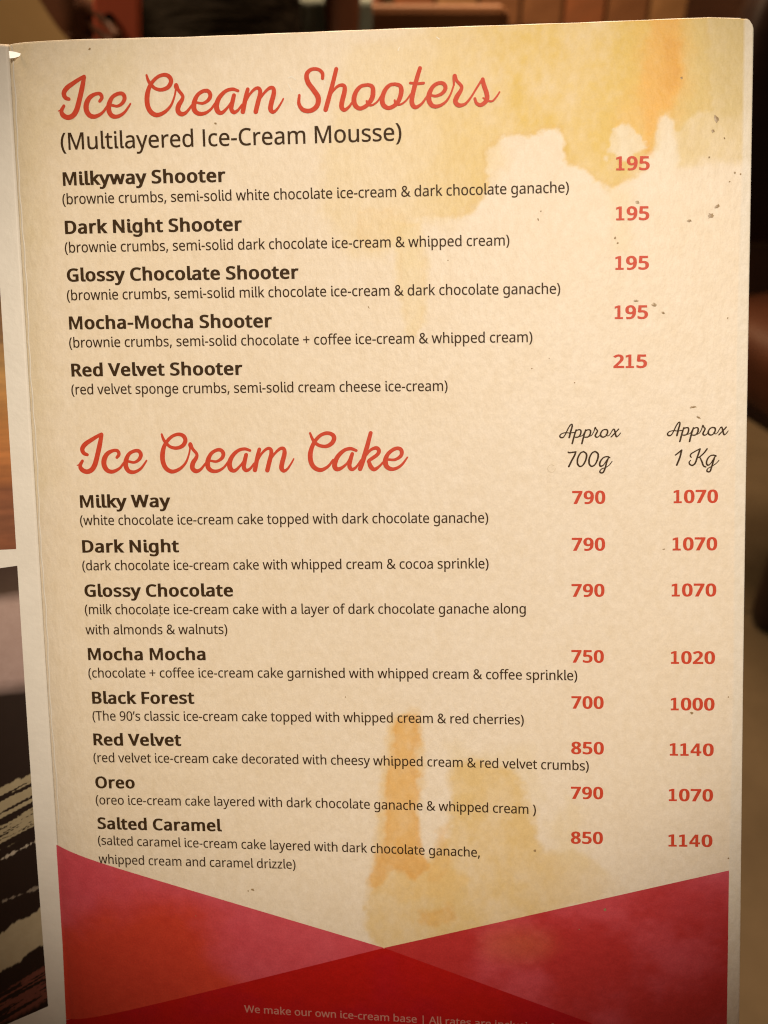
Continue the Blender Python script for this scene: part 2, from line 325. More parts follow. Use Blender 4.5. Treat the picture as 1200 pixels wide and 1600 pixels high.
# ------------------------------------------------------------------ menu data (millimetres on the sheet: u right of the fold, v down from the top)
SANS={"&":[587,[[244,587,272,586,298,581,321,572,342,560,359,545,373,528,383,507,389,484,391,458,387,424,375,394,356,368,332,345,304,323,281,307,422,168,429,180,440,198,449,218,473,292,561,292,549,251,538,219,525,188,511,160,494,134,479,114,605,-6,487,-6,420,59,408,48,390,35,370,23,350,12,328,3,305,-4,280,-10,252,-13,223,-14,187,-12,154,-6,124,5,98,19,76,38,58,60,45,87,37,116,34,149,36,176,41,200,50,222,62,242,77,261,95,277,115,293,138,308,154,319,127,354,116,369,107,384,99,401,93,418,89,437,88,456,90,482,97,506,107,527,122,545,140,560,162,572,186,581,214,586],[208,266,164,235,152,223,142,211,135,199,129,185,125,169,124,152,127,126,136,104,151,86,172,72,196,63,225,61,257,62,285,68,310,77,333,89,353,102,363,112],[241,518,222,516,205,510,192,501,181,489,175,475,173,457,175,439,179,423,187,407,199,391,213,373,226,357,249,372,270,389,286,405,296,421,303,439,305,458,303,474,297,489,288,501,275,510,260,516]]],"(":[241,[[24,220,25,264,30,307,37,349,47,391,60,431,76,470,96,507,118,543,146,579,231,579,189,518,161,463,140,405,124,344,115,283,111,220,113,180,117,139,124,99,134,59,146,21,161,-17,179,-54,199,-89,231,-133,146,-133,118,-98,96,-63,76,-26,60,12,47,52,37,93,30,134,25,177]]],")":[241,[[217,220,215,177,211,134,204,93,194,52,181,12,165,-26,145,-63,123,-98,94,-133,10,-133,41,-89,62,-54,79,-17,94,21,107,59,116,99,124,139,128,180,129,221,128,262,124,303,116,344,107,385,94,424,79,463,62,500,41,535,9,579,95,579,123,543,146,507,165,470,181,431,194,391,204,349,211,307,215,264]]],"+":[459,[[265,317,425,317,425,248,265,248,265,83,192,83,192,248,32,248,32,317,192,317,192,483,265,483]]],",":[215,[[163,85,143,21,119,-44,90,-109,23,-109,41,-37,55,32,66,99,153,99]]],"-":[258,[[24,178,24,252,234,252,234,178]]],"0":[459,[[427,287,426,242,423,200,417,162,408,127,397,95,383,67,365,43,344,23,320,7,293,-5,262,-12,228,-14,187,-10,149,2,117,23,90,51,69,85,52,127,40,175,34,228,31,287,33,347,40,400,50,448,66,489,87,523,114,551,146,571,184,583,229,587,271,583,308,571,340,551,367,524,389,489,406,448,418,400,425,347],[118,287,119,238,123,195,129,158,138,127,150,102,165,83,182,69,203,61,229,58,254,61,275,69,292,82,307,101,319,126,328,157,335,195,339,238,340,287,339,336,335,379,328,416,319,447,307,472,292,491,275,504,254,513,229,515,203,513,182,504,165,491,150,472,138,447,129,416,123,379,119,336]]],"9":[459,[[425,328,424,295,422,262,418,230,412,198,404,167,394,137,381,109,365,83,346,59,324,38,297,20,268,5,234,-5,196,-12,154,-14,116,-12,74,-5,74,68,117,58,152,56,187,58,216,64,241,74,263,87,281,103,297,122,309,143,319,167,327,194,332,222,336,251,337,275,345,275,338,265,328,253,315,242,301,232,286,224,268,217,249,212,228,209,204,208,172,210,142,217,114,229,90,246,70,266,53,291,41,319,34,351,32,387,35,426,43,462,56,494,74,521,96,544,123,563,153,576,186,584,223,587,251,585,277,579,302,570,326,558,348,542,367,522,384,499,398,472,410,441,418,407,423,369],[223,515,194,512,169,501,147,484,131,460,121,428,118,388,121,355,129,327,143,305,162,289,187,279,220,275,243,277,264,282,282,290,299,301,312,314,323,328,331,343,336,359,338,375,337,391,334,408,330,424,325,441,317,456,309,470,298,483,286,494,273,503,258,510,241,514]]],"A":[513,[[432,-6,363,171,147,171,78,-6,-12,-6,218,581,294,581,523,-6],[275,413,267,436,256,471,255,493,254,466,245,436,238,413,177,247,335,247]]],"C":[507,[[323,511,295,509,268,504,244,496,221,484,202,470,184,452,169,431,156,408,146,381,139,352,135,320,133,286,136,242,143,202,155,166,171,135,192,109,217,88,247,73,282,64,323,61,347,62,370,64,392,68,468,85,468,11,440,2,418,-4,395,-8,370,-11,342,-13,312,-14,256,-10,206,2,162,23,125,51,94,86,71,128,54,176,44,229,41,287,43,330,49,370,59,408,74,443,92,474,114,503,140,528,170,548,203,565,240,577,280,584,324,587,354,586,382,583,411,578,438,571,463,562,493,550,457,478,392,502,370,507,347,510]]],"I":[240,[[77,-6,163,-6,163,579,77,579]]],"M":[727,[[325,-6,136,496,147,496,149,461,151,407,152,347,152,-6,70,-6,70,579,190,579,366,109,359,109,538,579,658,579,658,-6,570,-6,570,352,571,408,573,460,575,495,586,495,395,-6]]],"T":[446,[[267,-6,179,-6,179,503,0,503,0,579,445,579,445,503,267,503]]],"W":[746,[[746,579,589,-6,504,-6,391,374,381,408,372,442,365,470,370,481,375,470,369,442,360,408,350,371,240,-6,155,-6,-1,579,91,579,182,224,191,188,198,152,204,119,201,94,199,121,205,156,214,192,224,229,327,579,413,579,520,226,531,189,540,152,546,118,544,94,542,130,552,176,564,225,654,579]]],"a":[450,[[231,443,280,439,321,427,352,407,367,391,379,371,387,348,391,322,393,293,393,-6,327,-6,314,55,321,55,310,42,297,29,284,17,269,7,253,-1,236,-7,217,-11,196,-13,172,-14,147,-12,122,-8,100,0,79,11,62,26,48,45,37,66,31,91,29,120,31,145,37,168,48,189,63,208,83,224,124,244,178,257,243,263,308,265,308,284,306,316,298,339,287,355,272,365,252,372,227,374,206,373,185,370,165,364,102,339,74,403,101,415,124,424,149,432,175,438,203,442],[252,202,205,197,169,189,145,177,130,161,121,142,118,119,120,98,127,82,137,71,151,62,168,57,188,55,221,58,249,68,274,84,286,96,295,111,302,128,306,149,307,172,307,204]]],"b":[493,[[147,461,145,410,143,379,135,379,147,394,164,410,185,424,210,435,239,441,272,443,304,441,333,434,361,422,385,406,407,385,425,360,439,330,449,296,455,258,457,215,455,168,447,126,434,89,417,58,395,32,369,12,340,-3,307,-11,272,-14,239,-12,210,-6,185,5,165,19,147,34,135,48,139,48,125,-6,60,-6,60,616,147,616],[260,372,233,371,210,365,192,356,178,344,166,327,158,306,152,281,148,252,147,217,147,214,150,166,158,127,172,96,183,82,197,71,215,63,236,58,261,57,282,58,300,63,316,71,329,82,341,96,356,128,365,167,368,216,365,264,356,304,341,334,329,348,316,359,300,366,281,371]]],"c":[385,[[240,-14,203,-11,168,-3,135,10,106,29,82,54,62,85,48,121,39,164,36,213,39,263,48,307,63,344,84,376,109,401,139,420,171,433,207,441,245,444,268,443,289,441,310,437,330,432,347,426,369,418,342,349,290,364,274,367,258,369,244,370,218,368,196,362,177,353,161,339,148,322,138,301,131,276,127,247,125,213,127,181,131,153,138,128,148,107,161,90,176,76,194,67,215,61,240,59,262,60,282,62,300,66,359,86,359,11,339,3,323,-3,305,-8,286,-11,264,-13]]],"d":[493,[[220,-14,189,-12,159,-5,132,7,108,23,86,44,68,69,54,99,44,133,38,171,36,214,38,257,44,295,54,330,68,360,86,385,108,406,133,423,160,435,189,442,221,444,244,443,264,440,282,435,299,429,314,421,328,411,340,401,351,390,358,380,351,380,349,405,346,438,346,616,433,616,433,-6,361,-6,351,52,358,52,351,42,340,30,328,20,314,10,299,2,282,-5,263,-10,243,-13],[232,57,256,58,278,62,295,69,310,79,321,91,335,119,344,155,347,201,347,213,344,262,336,302,322,333,311,347,296,359,278,367,257,372,231,373,211,372,193,366,177,358,164,346,152,331,137,298,128,259,125,212,128,166,137,127,152,96,164,82,177,71,193,63,211,58]]],"e":[452,[[234,444,271,441,304,433,333,419,359,400,380,377,397,349,410,317,417,282,419,244,419,195,126,195,130,158,142,122,160,94,175,81,191,71,210,64,231,60,254,58,280,59,304,61,325,66,400,90,400,16,373,6,351,-2,329,-7,305,-11,280,-13,251,-14,211,-11,174,-3,139,11,109,31,84,57,63,88,48,125,39,166,36,212,39,257,47,299,61,335,79,367,102,394,130,416,162,431,196,441],[234,374,204,371,180,360,160,344,144,320,133,291,128,263,329,263,328,280,325,301,319,319,311,335,300,349,288,359,273,368,255,372]]],"f":[276,[[274,369,166,369,166,-6,79,-6,79,369,4,369,4,413,79,437,79,457,81,492,87,523,97,549,110,571,127,589,148,603,171,612,198,618,227,620,275,615,321,603,297,536,261,546,228,550,208,547,193,540,182,528,173,511,168,488,166,458,166,436,274,436]]],"g":[493,[[220,444,249,442,276,437,301,427,323,414,344,397,359,379,353,379,362,436,433,436,433,-7,431,-46,423,-81,411,-112,394,-139,372,-160,344,-177,312,-189,275,-196,233,-199,202,-198,173,-195,146,-192,120,-186,96,-179,70,-169,70,-91,102,-105,125,-113,151,-119,178,-124,207,-127,236,-128,269,-124,296,-114,318,-97,334,-74,344,-46,347,-12,347,4,348,32,349,51,358,51,344,33,324,16,302,3,278,-7,251,-12,221,-14,188,-12,158,-4,130,8,106,25,85,47,67,73,53,103,44,136,38,173,36,214,38,254,44,291,53,324,67,354,85,381,106,404,130,421,157,434,188,441],[230,372,209,370,190,364,174,354,159,341,147,323,138,301,131,275,127,246,125,213,128,165,138,126,153,95,165,81,178,70,194,62,212,57,232,56,252,57,270,59,285,64,299,70,310,78,320,88,329,101,336,115,341,132,345,151,347,173,348,197,348,214,347,250,342,281,335,307,325,327,313,344,297,357,278,365,256,371]]],"h":[496,[[147,430,145,399,144,376,135,376,143,388,155,401,169,412,185,422,201,429,218,435,236,440,255,442,274,443,307,441,337,436,364,426,387,412,406,395,420,372,431,346,437,315,439,280,439,-6,353,-6,353,275,350,306,343,330,332,349,315,362,293,370,264,372,236,371,212,365,194,355,179,342,167,326,158,306,152,281,148,254,147,222,147,-6,60,-6,60,616,147,616]]],"i":[207,[[60,436,147,436,147,86,164,71,197,69,200,0,190,-2,95,0,71,22,60,52],[104,597,116,596,128,592,138,585,147,575,152,562,153,546,152,531,147,518,138,508,128,501,117,497,104,495,91,497,79,501,69,508,61,518,56,531,55,546,56,562,61,575,69,585,80,592,91,596]]],"k":[428,[[146,291,145,257,143,227,134,227,146,244,166,268,183,289,323,436,428,436,245,246,437,-6,332,-6,186,192,146,155,146,-6,60,-6,60,616,146,616]]],"l":[207,[[60,616,147,616,147,86,164,71,197,69,200,0,190,-2,95,0,71,22,60,52]]],"m":[750,[[540,444,568,442,594,438,617,430,637,419,655,405,669,387,679,366,687,341,691,312,693,280,693,-6,607,-6,607,276,605,307,598,331,588,349,573,362,553,370,528,372,505,371,486,367,469,360,456,351,445,339,431,313,422,279,419,237,419,-6,334,-6,334,277,333,297,330,315,325,331,318,344,309,354,299,362,287,368,271,371,253,372,228,371,207,365,190,356,176,343,165,326,157,306,151,282,148,254,147,223,147,-6,60,-6,60,436,132,436,142,377,135,377,143,389,155,402,168,413,182,423,198,430,214,436,231,441,249,443,266,444,299,442,328,436,353,426,375,411,392,392,403,372,398,372,412,392,433,411,457,426,484,436,511,442]]],"n":[496,[[275,444,305,442,333,438,357,430,378,419,397,405,412,387,424,366,432,341,437,312,439,280,439,-6,353,-6,353,275,350,306,343,330,332,349,315,362,293,370,264,372,239,371,217,366,199,359,184,348,173,335,158,306,150,268,147,223,147,-6,60,-6,60,436,132,436,142,377,135,377,144,389,156,402,171,414,186,423,203,431,220,436,238,441,256,443]]],"o":[485,[[450,216,448,181,443,148,435,119,424,92,410,68,394,46,374,28,352,13,327,1,301,-7,272,-12,241,-14,213,-12,186,-7,160,1,136,13,114,28,94,46,77,68,63,92,51,119,43,148,38,181,36,216,39,262,47,303,61,339,80,370,104,396,133,417,166,432,203,441,244,444,283,441,318,432,351,417,380,396,404,370,424,339,438,303,447,262],[125,216,127,184,131,155,138,130,148,108,161,90,176,76,195,65,217,59,243,57,269,59,291,65,310,76,325,90,338,108,348,130,355,155,359,184,361,216,359,248,355,276,348,301,338,322,325,340,309,354,291,364,268,370,242,372,219,371,198,366,180,358,166,346,154,332,138,301,128,262]]],"p":[493,[[273,444,304,442,334,435,361,423,385,407,407,386,425,361,439,331,449,297,455,259,457,216,455,169,447,127,434,90,417,59,395,33,370,12,340,-2,308,-11,272,-14,250,-13,230,-10,211,-5,194,2,178,10,164,19,135,48,143,48,145,20,147,-16,147,-198,60,-198,60,436,133,436,142,377,135,377,164,409,178,419,193,428,210,435,229,440,250,443],[260,372,234,371,212,365,194,357,180,345,168,330,159,311,153,288,148,260,147,229,147,216,148,183,152,153,158,128,166,106,178,89,193,75,211,65,234,59,261,57,284,59,304,66,321,77,335,92,347,111,356,133,363,158,367,186,368,216,365,261,356,300,341,331,329,346,316,358,300,366,281,371]]],"r":[331,[[269,444,295,443,328,438,317,361,287,366,264,368,249,367,234,363,220,358,206,350,194,341,182,330,172,317,163,303,156,287,151,269,148,250,147,229,147,-6,60,-6,60,436,133,436,141,357,133,357,140,370,152,385,164,399,178,412,194,423,211,432,229,438,248,443]]],"s":[384,[[356,119,354,91,346,67,334,45,317,27,296,12,271,1,242,-7,211,-12,176,-14,147,-13,121,-11,97,-7,76,-1,56,6,34,15,34,92,106,65,130,60,154,56,178,55,209,57,234,62,251,71,263,83,270,96,272,112,271,121,269,130,264,138,258,145,248,153,236,161,171,190,99,222,80,234,63,248,50,263,41,280,35,301,33,324,35,346,41,366,50,384,64,400,81,413,115,430,156,441,202,444,228,443,253,440,277,436,300,430,322,423,350,412,320,345,256,366,237,371,217,373,197,374,172,373,151,368,135,361,125,352,118,341,116,328,117,318,120,309,125,302,132,294,143,287,157,279,222,252,293,220,311,208,327,195,340,179,349,162,354,141]]],"t":[290,[[212,56,243,58,280,66,280,0,241,-10,200,-14,177,-13,155,-9,134,-2,115,8,98,23,84,41,74,64,68,92,66,125,66,369,5,369,5,413,68,441,97,534,152,534,152,436,277,436,277,369,152,369,152,127,154,104,160,86,169,73,181,63,195,58]]],"u":[496,[[435,436,435,-6,363,-6,353,51,360,51,352,39,340,26,325,15,310,6,293,-1,276,-7,257,-11,239,-13,220,-14,186,-12,156,-7,130,3,107,17,88,35,74,57,63,83,57,113,55,148,55,436,143,436,143,153,145,123,152,99,164,80,180,67,202,59,230,57,259,58,282,64,302,74,317,87,329,103,338,123,344,148,348,175,349,206,349,436]]],"v":[408,[[157,-6,-12,436,81,436,174,178,188,139,201,97,208,69,198,69,206,98,220,140,233,178,326,436,419,436,249,-6]]],"w":[630,[[338,241,328,275,320,306,313,334,310,351,319,351,316,334,310,306,302,274,292,240,213,-5,121,-5,-2,437,88,437,149,203,161,156,171,111,176,79,166,79,170,98,177,129,185,161,194,190,272,437,360,437,436,190,448,151,459,110,464,80,454,80,458,109,469,154,481,203,543,437,632,437,508,-5,413,-5]]],"x":[424,[[160,220,6,436,106,436,212,278,318,436,417,436,263,220,425,-6,325,-6,212,161,98,-6,-1,-6]]],"y":[409,[[-11,436,82,436,177,187,192,145,204,106,212,74,202,74,216,122,238,188,327,436,421,436,231,-62,220,-87,208,-111,195,-133,179,-152,162,-168,142,-181,120,-191,95,-197,67,-199,33,-196,1,-191,1,-123,31,-127,56,-129,71,-128,84,-125,95,-120,106,-114,115,-105,124,-95,131,-84,138,-71,144,-56,165,-2]]],"z":[377,[[354,-6,23,-6,23,48,247,369,37,369,37,436,348,436,348,375,128,60,354,60]]],"|":[442,[[184,616,258,616,258,-199,184,-199]]],"’":[140,[[139,565,120,501,95,435,67,370,-1,370,14,426,25,477,34,528,43,579,129,579]]]}
